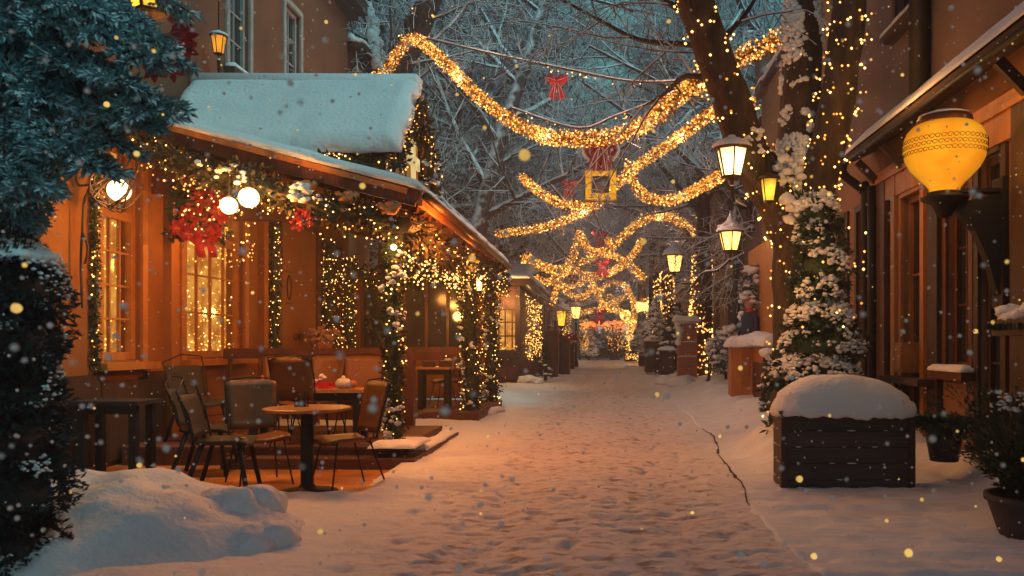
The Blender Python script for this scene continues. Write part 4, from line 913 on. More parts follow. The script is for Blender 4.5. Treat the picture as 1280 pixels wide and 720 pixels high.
L3 = at(913,302,17); lantern('snow spired lantern on a curling bracket before the grey house', L3, .52, .40, 'lamp_yellow', 220, (1,.50,.16), cap=.55, snow=.03, spire=True, arm=[L3+Vector((0,0,-.38)), L3+Vector((-.25,.2,-.6)), L3+Vector((-.5,.8,-.62)), L3+Vector((-.6,3.0,-.9))])
L4 = at(843,330,24); lantern('lantern with yellow panes on a short arm from the second lit tree', L4, .58, .50, 'lamp_yellow', 160, cap=.5, snow=.02, arm=[L4+Vector((0,0,-.4)), L4+Vector((.1,.1,-.55)), L4+Vector((.75,1.4,-.5))])
L5 = at(702,398,32); lantern('twin glow lantern on the post by the red flower boxes', L5, .60, .62, 'lamp_lemon', 60, n=4, cap=.45, snow=.03, post=.1)
L6 = at(720,391,42); lantern('distant bright lantern left above the far garland end', L6, .62, .62, 'lamp_yellow', 100, n=6, cap=.4, snow=.02, post=.1)
def globe(label, c, r, power, group='glowing globe lamps', hang=.3, m='globe_white', name='globe_lamp'):
    t = thing(name, label, 'lamp', tuple(c), group); w = MB(); w.lump(c, r, (1,1,1), 0, 1, 3); w.build('globe', m, t, True)
    w = MB(); w.lathe([(r*.35,r*.9),(r*.35,r*1.15),(r*.1,r*1.3),(r*.1,r*1.5)], c, 12); w.build('collar', 'bronze', t, True)
    if hang: w = MB(); w.tube([Vector(c)+Vector((0,0,r*1.4)), Vector(c)+Vector((0,0,r+hang))], .008, 6); w.build('cord', 'iron', t)
    if power: lamp(t, Vector(c)+Vector((0,-r*1.5,0)), power, (1,.47,.13), .1)
    return t
g1 = at(149,238,8.0); globe('globe lamp caged in bare twigs in front of the left window', g1, .11, 20)
g2 = at(286,257,8.35); globe('lower globe lamp just right of the poinsettia wreath', g2, .09, 14, hang=.25)
g3 = at(311,247,8.3); globe('brightest globe lamp right of its twin under the porch', g3, .105, 28, hang=.2)
g4 = at(492,309,8.75); globe('tiny bright bulb on top of the near porch post garland', g4, .035, 12, hang=0)
g5 = at(784,434-60,50); globe('far round glowing lamp among the right hand trees', at(802,384,50), .42, 100, hang=0, m='lamp_yellow')
globe('second far round lamp glowing deeper down the street', at(782,394,58), .4, 60, hang=0, m='lamp_yellow')
w5 = at(599,354,13.2); lantern('small white tapered lantern on the middle porch post', w5, .15, .26, 'lamp_white', 40, n=4, cap=.3, snow=0, group=None, name='wall_lantern')
# twig cage round the first globe
random.seed(71); t = thing('twig_wreath', 'curly bare vine of twigs round the left globe lamp and down the wall', 'twigs', tuple(g1)); w = MB()
for k in range(9):
    a0 = random.uniform(0,6.28); P = [g1+Vector((math.cos(a0+q*.7)*(.17+.05*math.sin(q*1.7+k)), -.05+.12*math.sin(q+k), math.sin(a0+q*.7)*(.19+.05*math.cos(q*2+k)))) for q in range(8)]; w.tube(crom(P,4), .008, 5, False)
for pts_ in ([(165,180),(160,205),(128,225),(107,245),(103,290),(101,330),(103,385)], [(150,165),(172,200),(165,225),(150,232)], [(128,225),(100,232),(95,215)], [(150,232),(130,250),(112,250)], [(103,290),(110,310),(106,330)]):
    w.tube(crom([at(a, b_, 7.95 if a < 130 else 8.3) for a, b_ in pts_], 5), .012, 5, False)
w.build('twig', 'wood_dark', t, True)
# small amber lantern on the upper wall
c = Vector((-5.08, 10.55, 5.24)); lantern('small amber lantern fixed high on the brown upper wall', c, .19, .23, 'lamp_amber', 14, (1,.45,.1), n=6, cap=.3, snow=.01, arm=[c+Vector((0,0,-.2)), c+Vector((-.02,.02,-.45)), c+Vector((-.21,.05,-.6))], group=None, name='wall_lantern', hang=.9)
# big yellow lantern at the top left corner with poinsettias
c = at(190,-12,7.2); lantern('big yellow lantern half out of view at the top left', c, .52, .42, 'lamp_lemon', 25, (1,.5,.1), n=6, cap=.4, snow=.02, arm=[c+Vector((0,0,.4)), c+Vector((-.3,.0,.55)), c+Vector((-1.2,.2,.5))], group=None, name='wall_lantern')
def poinsettia(par, c, s, nrm=(0,-1,0), n=7):
    c = Vector(c); nrm = Vector(nrm).normalized(); fl = MB()
    for ring, (k, L, tilt) in enumerate(((n, 1, .15), (n-2, .65, .5))):
        for i in range(k):
            a = 2*math.pi*i/k+ring*.4+random.uniform(-.15,.15); e = nrm.orthogonal().normalized(); e.rotate(Matrix.Rotation(a, 3, nrm)); sd_ = nrm.cross(e)
            P = [(0,0,0),(.3,.28,.08),(.62,.30,.14),(1,0,-.02)]
            def q(u, v, z_): return tuple(c+(e*u+sd_*v)*s*L+nrm*(z_*s+tilt*s*u*.6))
            vs = [q(0,0,0), q(.3,.2,.06), q(.62,.24,.1), q(1,0,-.04), q(.62,-.24,.1), q(.3,-.2,.06), q(.33,0,0), q(.66,0,.03)]
            fl.add(vs, [(0,1,6),(1,2,7,6),(2,3,7),(3,4,7),(4,5,6,7),(5,0,6)])
    f = fl.build('flower', 'poinsettia', par, True)
    w = MB(); [w.lump(c+nrm*s*.16+rv(s*.09), s*.05, det=1) for _ in range(7)]; w.build('flower_centre', 'gold', f)
random.seed(73)
pw = thing('poinsettia_spray', 'dark red snow dusted poinsettia hanging under the top left lantern', 'flowers', tuple(at(212,60,7)))
for px, py in ((228,28),(232,48),(225,68),(205,70),(195,88),(215,85),(210,55),(230,60)): poinsettia(pw, at(px,py,7+random.uniform(-.1,.1)), .13, (random.uniform(-.3,.5),-1,random.uniform(-.5,.2)))
w = MB(); [w.lump(at(random.uniform(198,228),random.uniform(52,68),6.9), random.uniform(.02,.045), (1.4,1,.5), .3, 2, 2) for _ in range(22)]; w.build('snow_dusting', 'snow', pw, True)
pw = thing('poinsettia_wreath', 'bright red poinsettia wreath with hanging ribbon between the left windows', 'wreath', tuple(at(247,270,9.3)))
for px, py in ((236,232),(228,252),(250,245),(268,252),(243,270),(262,275),(275,268),(225,285),(240,292),(258,295),(270,290),(247,258),(232,268),(272,240)): poinsettia(pw, at(px,py,9.25+random.uniform(-.12,.12)), random.uniform(.10,.14), (random.uniform(-.3,.5),-1,random.uniform(-.3,.3)))
w = MB(); ptsb = [at(random.uniform(218,280),random.uniform(225,310),9.1) for _ in range(26)]
for p in ptsb: w.bulb(p, random.uniform(.008,.014))
tag(w.build('fairy_lights', 'bulb_bright', pw), kind='stuff')
w = MB()
for px in (250, 264): P = crom([at(258,295,9.2), at(px,308,9.15), at(px+3,322,9.2)], 5); w.add([tuple(p+Vector((s_*.05,0,0))) for p in P for s_ in (-1,1)], [(2*i,2*i+1,2*i+3,2*i+2) for i in range(len(P)-1)])
w.build('ribbon', 'poinsettia', pw)
lf = MB(); [lf.leaf(at(random.uniform(215,282),random.uniform(225,300),9.35)+rv(.06), .12) for _ in range(500)]; lf.build('greenery', 'leaf_dark', pw)
pw = thing('poinsettia_spray', 'small red poinsettia with snowy sprig at the porch garland middle', 'flowers', tuple(at(377,265,8.4)))
for px, py in ((372,280),(384,275),(378,268)): poinsettia(pw, at(px,py,8.4), .09, (.2,-1,0))
w = MB(); [w.lump(at(random.uniform(366,388),random.uniform(226,252),8.35)+rv(.03), random.uniform(.03,.055), (1.2,1,.6), .3, 2, 2) for _ in range(16)]; w.build('snow_dusting', 'snow', pw, True)
# amber vase lamp on the right
vc = Vector((2.98, 7.0, 3.02)); vl = thing('vase_lamp', 'large amber glass vase shaped lamp on a heavy wall bracket', 'lamp', tuple(vc))
w = MB(); w.lathe([(.125,-.40),(.13,-.36),(.16,-.32),(.22,-.26),(.285,-.19),(.328,-.11),(.347,-.02),(.342,.06),(.315,.13),(.27,.18),(.215,.205)], vc, 48, True); w.build('shade', 'shade_amber', vl, True)
w = MB(); w.lathe([(.215,.20),(.232,.208),(.228,.25),(.215,.262),(.1,.28),(.001,.285)], vc, 32); w.build('lid', 'wood_red', vl, True)
w = MB(); w.lathe([(.14,-.395),(.145,-.42),(.2,-.435),(.195,-.46),(.11,-.5),(.06,-.60),(.001,-.62)], vc, 32); w.build('foot', 'iron', vl, True)
w = MB()   # lace of little scrolls round the belly
for k in range(46):
    a = 2*math.pi*k/46
    for z, ph in ((-.02,0),(.03,.5),(-.07,.25)):
        rr = .345 if z > -.03 else .337; aa = a+ph*.136; P = []
        for q in range(8):
            th_ = q*.9; r_ = .022*(1-q*.07); P.append(Vector((vc.x+(rr+.004)*math.cos(aa+r_/rr*math.cos(th_)*1.2), vc.y+(rr+.004)*math.sin(aa+r_/rr*math.cos(th_)*1.2), vc.z+z+r_*math.sin(th_))))
        w.tube(P, .0028, 4, False)
w.build('lace_band', 'wood_dark', vl)
w = MB(); Pz = [(3.46,2.62),(3.05,2.52),(3.1,2.42),(3.22,2.3),(3.33,2.05),(3.42,1.75),(3.46,1.7)]
w.add([(x,6.95,z) for x, z in Pz]+[(x,7.05,z) for x, z in Pz], [tuple(range(7))[::-1], tuple(range(7,14))]+[(i,(i+1)%7,(i+1)%7+7,i+7) for i in range(7)])
w.box(3.44, 3.49, 6.9, 7.1, 1.62, 2.75); w.box(2.95, 3.46, 6.93, 7.07, 2.62, 2.65); w.build('bracket', 'iron', vl)
lamp(vl, vc+Vector((.0,-.5,-.1)), 16, (1,.42,.08), .2)
w = MB(); w.lathe([(.2,.262),(.22,.275),(.12,.31),(.001,.32)], vc, 20); w.build('snow_cap', 'snow', vl, True)

# fill lights added in mid-air: orange pool over patio, deck and street edge
gar = bpy.data.objects['lit_garland.004']
for p, pw in (((-1.72,9.2,2.4),150),((-2.0,12.0,2.5),40),((-3.75,8.1,2.5),105),((-3.4,12.2,2.5),30),((-4.7,9.6,2.6),25)): lamp(gar, p, pw, (1,.26,.045) if p[0] > -1.9 else (1,.35,.06), .12)
lamp(bt, at(1085,130,8.0), 22, (1,.42,.1), .1); lamp(bt, at(960,330,8.3), 20, (1,.42,.1), .1)
# ------------------------------------------------------------------ decks, rail
def deck(label, x0, x1, y0, y1, step=True, z=.19):
    t = thing('wooden_deck', label, 'deck', ((x0+x1)/2, y0, 0), 'wooden porch decks'); w = MB(); n = int((x1-x0)/.14)
    yy = y0
    while yy < y1-.01: w.box(x0, x1, yy, min(yy+.135, y1), z-.03, z+random.uniform(-.002,.002)); yy += .14
    tag(w.build('planking', 'wood_deck', t)); w = MB(); w.box(x0+.005, x1-.005, y0+.003, y1-.003, -.1, z-.031); w.build('fascia', 'wood_red', t)
    if step: w = MB(); w.box(x0+1.2, x1+.22, y0-.28, y0-.001, -.05, .10); w.box(x1+.001, x1+.22, y0, y1, -.05, .10); w.build('step', 'wood_deck', t)
    return t
random.seed(81)
deck('near wooden deck under the cafe tables with a low step', -5.2, -2.2, 8.62, 10.9)
deck('rear wooden deck with the orange lit seating behind the middle post', -5.2, -2.02, 12.9, 15.9, False)
def snowheap(label, c, sc, n, seed, name='snow_heap', hm='snow_soft', r=(.12,.22)):
    random.seed(seed); w = MB(); c = Vector(c)
    for _ in range(n): a = random.uniform(0,6.28); k = math.sqrt(random.random()); w.lump(c+Vector((math.cos(a)*sc[0]*k, math.sin(a)*sc[1]*k, sc[2]*(1-k)*.6)), random.uniform(*r), (1.2,1.2,.75), .35, 2, 3)
    o = w.build(name, hm, None, True, loc=tuple(c)); return tag(o, label, 'snow')
w = MB(); random.seed(83)
def deck_snow(label, a, b_, d, th=.05):
    w = MB(); snow_sheet(w, patch(a, b_, d), (0,0,1), th, 20, 20, .1, .02, .8, 3); return tag(w.build('deck_snow', 'snow', None, True, loc=a), label, 'snow')
deck_snow('ragged patch of snow on the near deck corner by the post', (-2.5,8.4,.195), (-1.99,8.4,.195), (-2.5,9.1,.195), .05)
deck_snow('strip of snow along the near deck side step', (-2.19,9.0,.10), (-1.99,9.0,.10), (-2.19,10.8,.10), .04)
snowheap('small heap of snow at the rear deck corner', (-2.0,14.6,.08), (.12,.6,.1), 9, 84, r=(.06,.11))
rl = thing('porch_railing', 'dark red railing with square newel post between the two decks', 'railing', (-2.7, 11, 0))
w = MB(); w.box(-5.2, -2.62, 10.93, 11.03, 1.1, 1.24); w.box(-2.72,-2.2,10.92,11.04,1.08,1.2); w.build('top_rail', 'wood_red', rl); w = MB(); w.box(-5.2, -2.72, 10.95, 11.01, .32, .4); w.build('bottom_rail', 'wood_red', rl)
w = MB(); w.box(-2.72, -2.60, 10.92, 11.04, -.02, 1.08); w.build('newel_post', 'wood_red', rl)
for xx in (-5.15, -4.55, -3.95, -3.3): w = MB(); w.box(xx-.035, xx+.035, 10.94, 11.02, .19, 1.099); w.build('post', 'wood_red', rl)
w = MB(); w.add([(-5.15,10.985,.41),(-2.73,10.985,.41),(-2.73,10.985,1.09),(-5.15,10.985,1.09)], [(0,1,2,3)]); w.build('glass_panel', 'pane', rl)
r2_ = thing('porch_railing', 'dark railing edged with tiny lights behind the rear deck seating', 'railing', (-3.5, 15.9, 0))
w = MB(); w.box(-5.0, -2.3, 15.93, 16.05, 1.08, 1.24); w.build('top_rail', 'wood_red', r2_); w = MB(); w.box(-4.9,-2.3,15.97,16.01,.25,1.079); w.build('lit_panel', 'stucco_ochre', r2_)
w = MB()
for _ in range(34): w.bulb((random.uniform(-4.8,-2.3), 15.9, 1.07+random.uniform(-.03,.03)), random.uniform(.011,.017))
tag(w.build('fairy_lights', 'bulb_bright', r2_), kind='stuff'); lamp(r2_, (-3.2,15.4,1.9), 45, (1,.45,.1), .1)
lamp(rl, (-3.9,12.2,2.3), 22, (1,.45,.1), .1)

# ------------------------------------------------------------------ tables, chairs
def table_round(label, loc, r, h=.75, group=None):
    t = thing('round_table', label, 'table', loc, group); w = MB(); x, y, z = loc
    w.lathe([(r-.02,h-.03),(r,h-.02),(r,h-.004),(r-.01,h)], loc, 40); w.build('tabletop', 'table_wood', t)
    w = MB(); w.lathe([(.001,.0),(.26,.0),(.26,.015),(.08,.04),(.055,.08),(.055,h-.06),(.14,h-.031)], loc, 20); w.build('pedestal', 'iron', t, True); return t
def table_rect(label, x0, x1, y0, y1, z0, h, group=None, nl=4, topm='table_wood'):
    t = thing('cafe_table', label, 'table', ((x0+x1)/2, (y0+y1)/2, z0), group); w = MB(); w.box(x0,x1,y0,y1,z0+h-.04,z0+h); w.build('tabletop', topm, t)
    for xx, yy in ((x0+.08,y0+.08),(x1-.08,y0+.08),(x0+.08,y1-.08),(x1-.08,y1-.08))[:nl]: w = MB(); w.box(xx-.035,xx+.035,yy-.035,yy+.035,z0,z0+h-.041); w.build('leg', 'iron', t)
    if nl == 4: w = MB(); w.box(x0+.12,x1-.12,y0+.05,y0+.08,z0+h-.13,z0+h-.041); w.build('apron', 'iron', t)
    return t
def make_chair(label, loc, rz, seatm='vinyl_tan', backh=.46, thick=False, group='cafe chairs on the patio and decks'):
    """shell chair on thin rod legs; faces local -y"""
    t = thing('cafe_chair', label, 'chair', (0,0,0), group)
    w = MB(); n = 8; vs = []
    for j in range(n+1):
        for i in range(n+1):
            u = i/n-.5; v = j/n-.5; vs.append((u*.44, v*.42, .455+.02*abs(u)*2-.02*math.cos(u*3)-(0.015 if v < -.4 else 0)))
    m_ = len(vs); vs += [(a, b_, c-.025) for a, b_, c in vs]
    fs = []
    for j in range(n):
        for i in range(n): a = j*(n+1)+i; fs += [(a,a+1,a+n+2,a+n+1), (m_+a,m_+a+n+1,m_+a+n+2,m_+a+1)]
    for i in range(n):
        fs += [(i,m_+i,m_+i+1,i+1), (n*(n+1)+i+1, m_+n*(n+1)+i+1, m_+n*(n+1)+i, n*(n+1)+i), ((i+1)*(n+1), m_+(i+1)*(n+1), m_+i*(n+1), i*(n+1)), (i*(n+1)+n, m_+i*(n+1)+n, m_+(i+1)*(n+1)+n, (i+1)*(n+1)+n)]
    w.add(vs, fs); w.build('seat', seatm, t, True)
    w = MB(); vs = []
    for j in range(n+1):
        for i in range(n+1):
            u = i/n-.5; v = j/n; wd = .42+.04*v; vs.append((u*wd, .20+.10*v+.03*(1-(2*u)**2)*(1 if v else 0), .50+backh*v-(.02 if abs(u) > .45 and v > .9 else 0)))
    m_ = len(vs); vs += [(a, b_+.028, c) for a, b_, c in vs]; w.add(vs, [tuple(reversed(f)) for f in fs]); w.build('backrest', seatm, t, True)
    w = MB(); w.tube(([(-.225,.19,.46),(-.235,.24,.7),(-.235,.335,.965 if backh > .4 else .9),(0,.36,.99),(.235,.335,.965),(.235,.24,.7),(.225,.19,.46)]), .009, 6, False); w.build('back_frame', 'iron', t, True)
    for sx in (-1, 1):
        for sy in (-1, 1):
            w = MB(); r_ = .022 if thick else .009; w.tube([(sx*.17, sy*.15, .445), (sx*.235, sy*.23+(.0 if sy < 0 else .06), 0)], [r_, r_*.9], 8); w.build('leg', 'iron', t, True)
    w = MB(); w.bar((-.18,-.16,.42),(.18,-.16,.42),.012); w.bar((-.18,.16,.42),(.18,.16,.42),.012); w.bar((-.19,-.17,.3),(.19,-.17,.3),.01) if thick else None; w.build('seat_frame', 'iron', t)
    t.location = loc; t.rotation_euler = (0, 0, R(rz)); ORG[t.name] = Vector(loc); return t
random.seed(91)
GZ = -.008
c0 = make_chair('tan shell chair at the right of the round patio table', (at(432,0,7.25).x, 7.25, GZ), -48)
def put(label, x, y, z, rz, src=c0):
    o = copy_tree(src); o.location = (x, y, z); o.rotation_euler = (0,0,R(rz)); o['label'] = label; return o
put('brown shell chair facing the round patio table from the left', at(322,0,7.45).x, 7.5, GZ, 38)
put('tan chair behind the long deck table, nearest the garlanded post', -2.95, 9.6, .19, 4)
put('tan chair behind the long deck table, in the middle', -3.45, 9.65, .19, -5)
put('tan chair behind the long deck table, its left end', -3.95, 9.6, .19, 6)
put('tan chair in front of the long deck table, seen through its legs', -3.35, 8.88, .19, 178)
put('tan chair beside the small rear deck table', -2.85, 14.4, .19, -60)
dc = make_chair('dark thick legged chair standing alone left of the patio table', (at(283,0,7.1).x, 7.1, GZ), 100, 'dark_fabric', .36, True)
put('dark chair nearest the wall under the wide glowing window', -4.62, 9.15, .19, 60, dc)
put('dark high backed chair between the wall chair and the brown one', -4.0, 8.1, GZ, 100, dc)
table_round('small round wooden cafe table on the orange lit patio', (at(384,0,7.05).x, 7.05, GZ), .37)
table_rect('long dark cafe table on the near deck', -4.05, -2.72, 8.98, 9.42, .19, .60)
table_rect('dark bench table against the wall under the left window', -5.22, -4.55, 7.8, 8.25, -.01, .75, None, 4, 'dark_fabric')
table_rect('small high table in front of the lit panel on the rear deck', -3.2, -2.6, 13.5, 13.95, .19, .72)
# small things on the tables
t = thing('napkin_caddy', 'tiny dark napkin caddy on the round patio table', 'caddy', (at(377,0,7.15).x, 7.15, .742)); x, y, z = t.location
w = MB(); w.box(x-.05,x+.05,y-.04,y+.04,z,z+.01); [w.tube([(x+a,y+b_,z),(x+a,y+b_,z+.13)], .004, 5) for a in (-.045,.045) for b_ in (-.035,.035)]; w.build('rack', 'iron', t)
for dx in (-.022, .022): w = MB(); w.lathe([(.016,.011),(.018,.07),(.008,.09),(.009,.11)], (x+dx,y,z), 10); w.build('bottle', 'bronze', t, True)
t = thing('condiment_caddy', 'wire caddy of small bottles at the left of the long deck table', 'caddy', (-3.85, 9.15, .79)); x, y, z = t.location
w = MB(); w.box(x-.1,x+.1,y-.05,y+.05,z,z+.01); [w.tube([(x+a,y+b_,z),(x+a,y+b_,z+.14)], .005, 5) for a in (-.1,0,.1) for b_ in (-.05,.05)]; w.build('rack', 'bronze', t)
for dx in (-.06, .05): w = MB(); w.lathe([(.03,.011),(.032,.09),(.014,.12),(.016,.15)], (x+dx,y,z), 12); w.build('bottle', 'terracotta', t, True)
t = thing('serving_tray', 'red tray with folded napkins on the long deck table', 'tray', (-3.3, 9.2, .79)); x, y, z = t.location
w = MB(); w.box(x-.17,x+.17,y-.11,y+.11,z,z+.02); [w.box(*q, z+.021, z+.07) for q in ((x-.17,x+.17,y-.11,y-.09),(x-.17,x+.17,y+.09,y+.11))]; w.build('tray_body', 'ribbon_red', t)
w = MB(); [w.lump((x+.03+random.uniform(-.05,.05), y, z+.08+.02*k), .035, (1,1,.8), .4) for k in range(4)]; w.build('napkin', 'ceramic', t, True)
t = thing('sugar_bowl', 'pale round lidded bowl right of the red tray', 'bowl', (-2.98, 9.15, .79)); w = MB(); w.lathe([(.04,0),(.085,.03),(.09,.07),(.06,.11),(.02,.125),(.02,.145),(.001,.15)], t.location, 20); w.build('bowl_body', 'ceramic', t, True); w = MB(); w.lump((-2.87,9.15,.84), .05, (1,1,.9), .1, 1, 3); w.build('cup', 'terracotta', t, True)
for lb, x in (('small dark box at the left of the rear deck table', -3.0), ('snow topped dark box at the right of the rear deck table', -2.72)):
    t = thing('menu_box', lb, 'box', (x, 13.7, .91)); w = MB(); w.box(x-.1,x+.1,13.64,13.76,.911,1.01); w.build('box_body', 'bronze', t)
    if x > -2.9: w = MB(); [w.lump((x+random.uniform(-.08,.08),13.7,1.03), .04, (1,1,.7), .3) for _ in range(4)]; w.build('snow_top', 'snow', t, True)
# heather pot on the ledge by the far window
pt_ = (-4.9, 13.9, 1.24)
t = thing('heather_pot', 'terracotta pot of pale pink snow dusted heather on the railing ledge', 'flower pot', pt_); w = MB(); w.lathe([(.13,-.2),(.19,.08),(.2,.1),(.001,.1)], pt_, 20); w.build('pot', 'terracotta', t, True)
w = MB(); [w.lump((pt_[0]+random.gauss(0,.12), pt_[1]+random.gauss(0,.12), pt_[2]+.2+random.gauss(0,.06)), .035, det=1) for _ in range(130)]; w.build('blossom', 'flower_pink', t, True)
w = MB(); w.box(-5.28, -4.6, 13.65, 14.15, .9, 1.039); lg = w.build('ledge', 'wood_red', cafe)

# ------------------------------------------------------------------ wooden box with its snow dome
bx = thing('wooden_chest', 'big dark planked outdoor chest under a thick dome of snow', 'chest', (2.09, 7.2, .05)); X0, X1, YA, YB = 1.55, 2.69, 6.95, 7.32
w = MB(); n_ = 5
for k in range(n_):
    z0_ = -.02+k*.142; w.box(X0+.02, X1-.02, YA, YA+.03, z0_, z0_+.136); w.box(X0, X0+.03, YA+.031, YB, z0_, z0_+.136); w.box(X1-.03, X1, YA+.031, YB, z0_, z0_+.136)
w.box(X0+.02, X1-.02, YB-.03, YB, 0, .69); pl_ = w.build('planks', 'wood_box', bx)
w = MB()
for a, b_ in ((X0-.012, X0+.045), (X1-.045, X1+.012)): w.box(a, b_, YA-.012, YA+.06, -.02, .69)
w.build('corner_post', 'wood_dark', bx)
w = MB(); w.box(X0-.03, X1+.03, YA-.03, YB+.02, .692, .72); w.build('lid', 'wood_box', bx)
w = MB(); nu, nv = 64, 40; vs = []
for j in range(nv+1):
    for i in range(nu+1):
        u = -1+2*i/nu; v = -1+2*j/nv; r4_ = (abs(u)**3.2+abs(v)**3.2)**(1/3.2)
        s_ = r4_ if r4_ > 0 else 1; k = max(abs(u), abs(v))/s_ if s_ else 1; uu, vv = u*k, v*k; rr = max(abs(u), abs(v))
        hgt = .30*(1-rr**3.4)**.55*(1-.35*uu*uu*(1 if uu > 0 else .8)); ex = 1.04 if rr < .999 else 1.03
        p = Vector((2.12+uu*(.64), 7.13+vv*.31, .715+hgt*1.02)); p.z += .022*noise.noise(p*4)+.03*noise.noise(p*1.9)*(1-rr**3)+.006*noise.noise(p*12); 
        if rr > .9: p.z -= .02+.04*noise.noise(p*6)+.015*noise.noise(p*17); p.x += .02*noise.noise(p*5); p.y += .02*noise.noise(p*6)
        vs.append(tuple(p))
w.add(vs, [(j*(nu+1)+i, j*(nu+1)+i+1, (j+1)*(nu+1)+i+1, (j+1)*(nu+1)+i) for j in range(nv) for i in range(nu)])
def rim(i, j): return j*(nu+1)+i
loop = [rim(i,0) for i in range(nu)]+[rim(nu,j) for j in range(nv)]+[rim(i,nv) for i in range(nu,0,-1)]+[rim(0,j) for j in range(nv,0,-1)]
k0 = len(w.v); cc = Vector((2.12,7.14,.70))
w.v += [tuple(Vector(w.v[i]).lerp(cc, .04)+Vector((0,0,-.035))) for i in loop]+[tuple(Vector(w.v[i]).lerp(cc, .15)+Vector((0,0,-.02))) for i in loop]; L_ = len(loop)
fs = [(loop[i], k0+i, k0+(i+1)%L_, loop[(i+1)%L_]) for i in range(L_)]+[(k0+i, k0+L_+i, k0+L_+(i+1)%L_, k0+(i+1)%L_) for i in range(L_)]
w.f += fs; w.m += [0]*len(fs); w.build('snow_dome', 'snow_soft', bx, True)

random.seed(205); w = MB()   # snow caught on the board edges
for k in range(1, n_):
    z = -.02+k*.142
    for _ in range(3): xx = random.uniform(X0+.05, X1-.05); w.lump((xx, YA-.004, z), random.uniform(.006,.014), (random.uniform(1.5,4),.8,.5), .4, 2, 1)
    for _ in range(5): w.lump((X0-.004, random.uniform(YA, YB), z), random.uniform(.006,.014), (.8,2,.6), .4, 2, 1)
for _ in range(60): w.lump((random.uniform(X0-.05, X1+.05), YA-random.uniform(.0,.05), .035), random.uniform(.02,.045), (1.6,1,.5), .4, 2, 2)
w.build('board_snow', 'snow', bx, True)
# ------------------------------------------------------------------ right side things
random.seed(101)
shrub('rounded_shrub', 'rounded snow capped shrub between orange bin and tall conifer', 'shrub', (2.85,12.6,.2), [((2.72,12.4,.45),(.28,.3,.5)), ((2.78,12.4,.85),(.26,.28,.3))], 1200, .09, 'needle', snow_n=120, snow_r=(.04,.07))
w = MB(); [w.lump((2.76+random.gauss(0,.11), 12.4+random.gauss(0,.1), 1.12+random.uniform(-.05,.05)), .14, (1.2,1,.6), .25, 2, 3) for _ in range(12)]; tag(w.build('snow_heap', 'snow_soft', None, True, loc=(2.76,12.4,1.1)), 'thick smooth snow cap resting on the rounded shrub', 'snow')
pb = thing('mail_bin', 'orange lit wooden bin capped with snow beside the iron plant stand', 'bin', (2.78, 16, .2)); x0, x1 = 2.53, 2.95
w = MB(); w.box(x0,x1,15.9,16.3,.1,1.22); w.build('body', 'wood_orange', pb); w = MB(); w.box(x0+.2,x0+.36,15.88,15.899,.45,1.1); w.build('door', 'wood_trim', pb)
w = MB(); w.box(x1+.001,x1+.45,14.4,16.6,.1,.95); w.build('side_cabinet', 'wood_red', pb); w = MB(); w.box(x1+.02,x1+.34,14.37,14.399,.9,.94); w.box(x1+.001,x1+.4,14.45,16.5,.951,1.24); w.build('lit_box', 'wood_orange', pb)
w = MB(); snow_sheet(w, patch((x0-.06,15.8,1.23),(x1+.1,15.8,1.23),(x0-.06,16.4,1.23)), (0,0,1), .2, 24, 20, .16, .04, .5); snow_sheet(w, patch((x1-.1,14.3,1.25),(x1+.55,14.3,1.25),(x1-.1,16.7,1.25)), (0,0,1), .24, 24, 30, .2, .04, .6, 1.6); w.build('snow_cap', 'snow_soft', pb, True)
ps = thing('plant_stand', 'snow topped wrought iron stand with scrolled legs', 'plant stand', (3.1,22,.25)); x0, x1, yy = 2.9, 3.5, 22
w = MB(); w.box(x0-.05,x1+.05,yy-.2,yy+.2,.98,1.02); w.build('top', 'iron', ps)
for sx in (x0, x1):
    for sy in (-.17,.17): w = MB(); w.tube(crom([(sx,yy+sy,.98),(sx,yy+sy,.6),(sx-.02,yy+sy,.35),(sx-.08,yy+sy,.28)]), .022, 6); w.build('leg', 'iron', ps, True)
w = MB()
for k in range(14):
    cx, cz, r = random.uniform(x0+.05,x1-.05), random.uniform(.5,.92), random.uniform(.06,.12); w.tube([Vector((cx+r*math.cos(q*.6)*(1-q*.06), yy-.15, cz+r*math.sin(q*.6)*(1-q*.06))) for q in range(13)], .012, 5, False)
w.build('scrollwork', 'iron', ps, True); w = MB(); snow_sheet(w, patch((x0-.08,yy-.23,1.022),(x1+.08,yy-.23,1.022),(x0-.08,yy+.23,1.022)), (0,0,1), .08, 16, 12, .07); w.build('snow_cap', 'snow', ps, True)
shrub('snowy_bush', 'loose snow clotted bush growing behind the iron plant stand', 'bush', (3.2,21,.3), [((3.05,20.6,1.15),(.38,.35,.33)), ((3.3,20.4,1.35),(.4,.35,.4)), ((3.0,20.5,.85),(.3,.3,.3)), ((3.45,20.3,1.0),(.3,.3,.5))], 1400, .10, 'needle_snowy', snow_n=420, snow_r=(.05,.09))
shrub('snowy_bush', 'drooping snow clotted evergreen hanging above the figure in navy', 'bush', (3.15,17.9,.3), [((3.2,17.2,2.75),(.22,.2,.2)), ((3.12,17.2,2.5),(.2,.2,.25)), ((3.14,17.2,2.2),(.16,.16,.28)), ((3.5,17.2,2.9),(.22,.2,.12))], 700, .09, 'needle_snowy', snow_n=190, snow_r=(.05,.09), core=True)
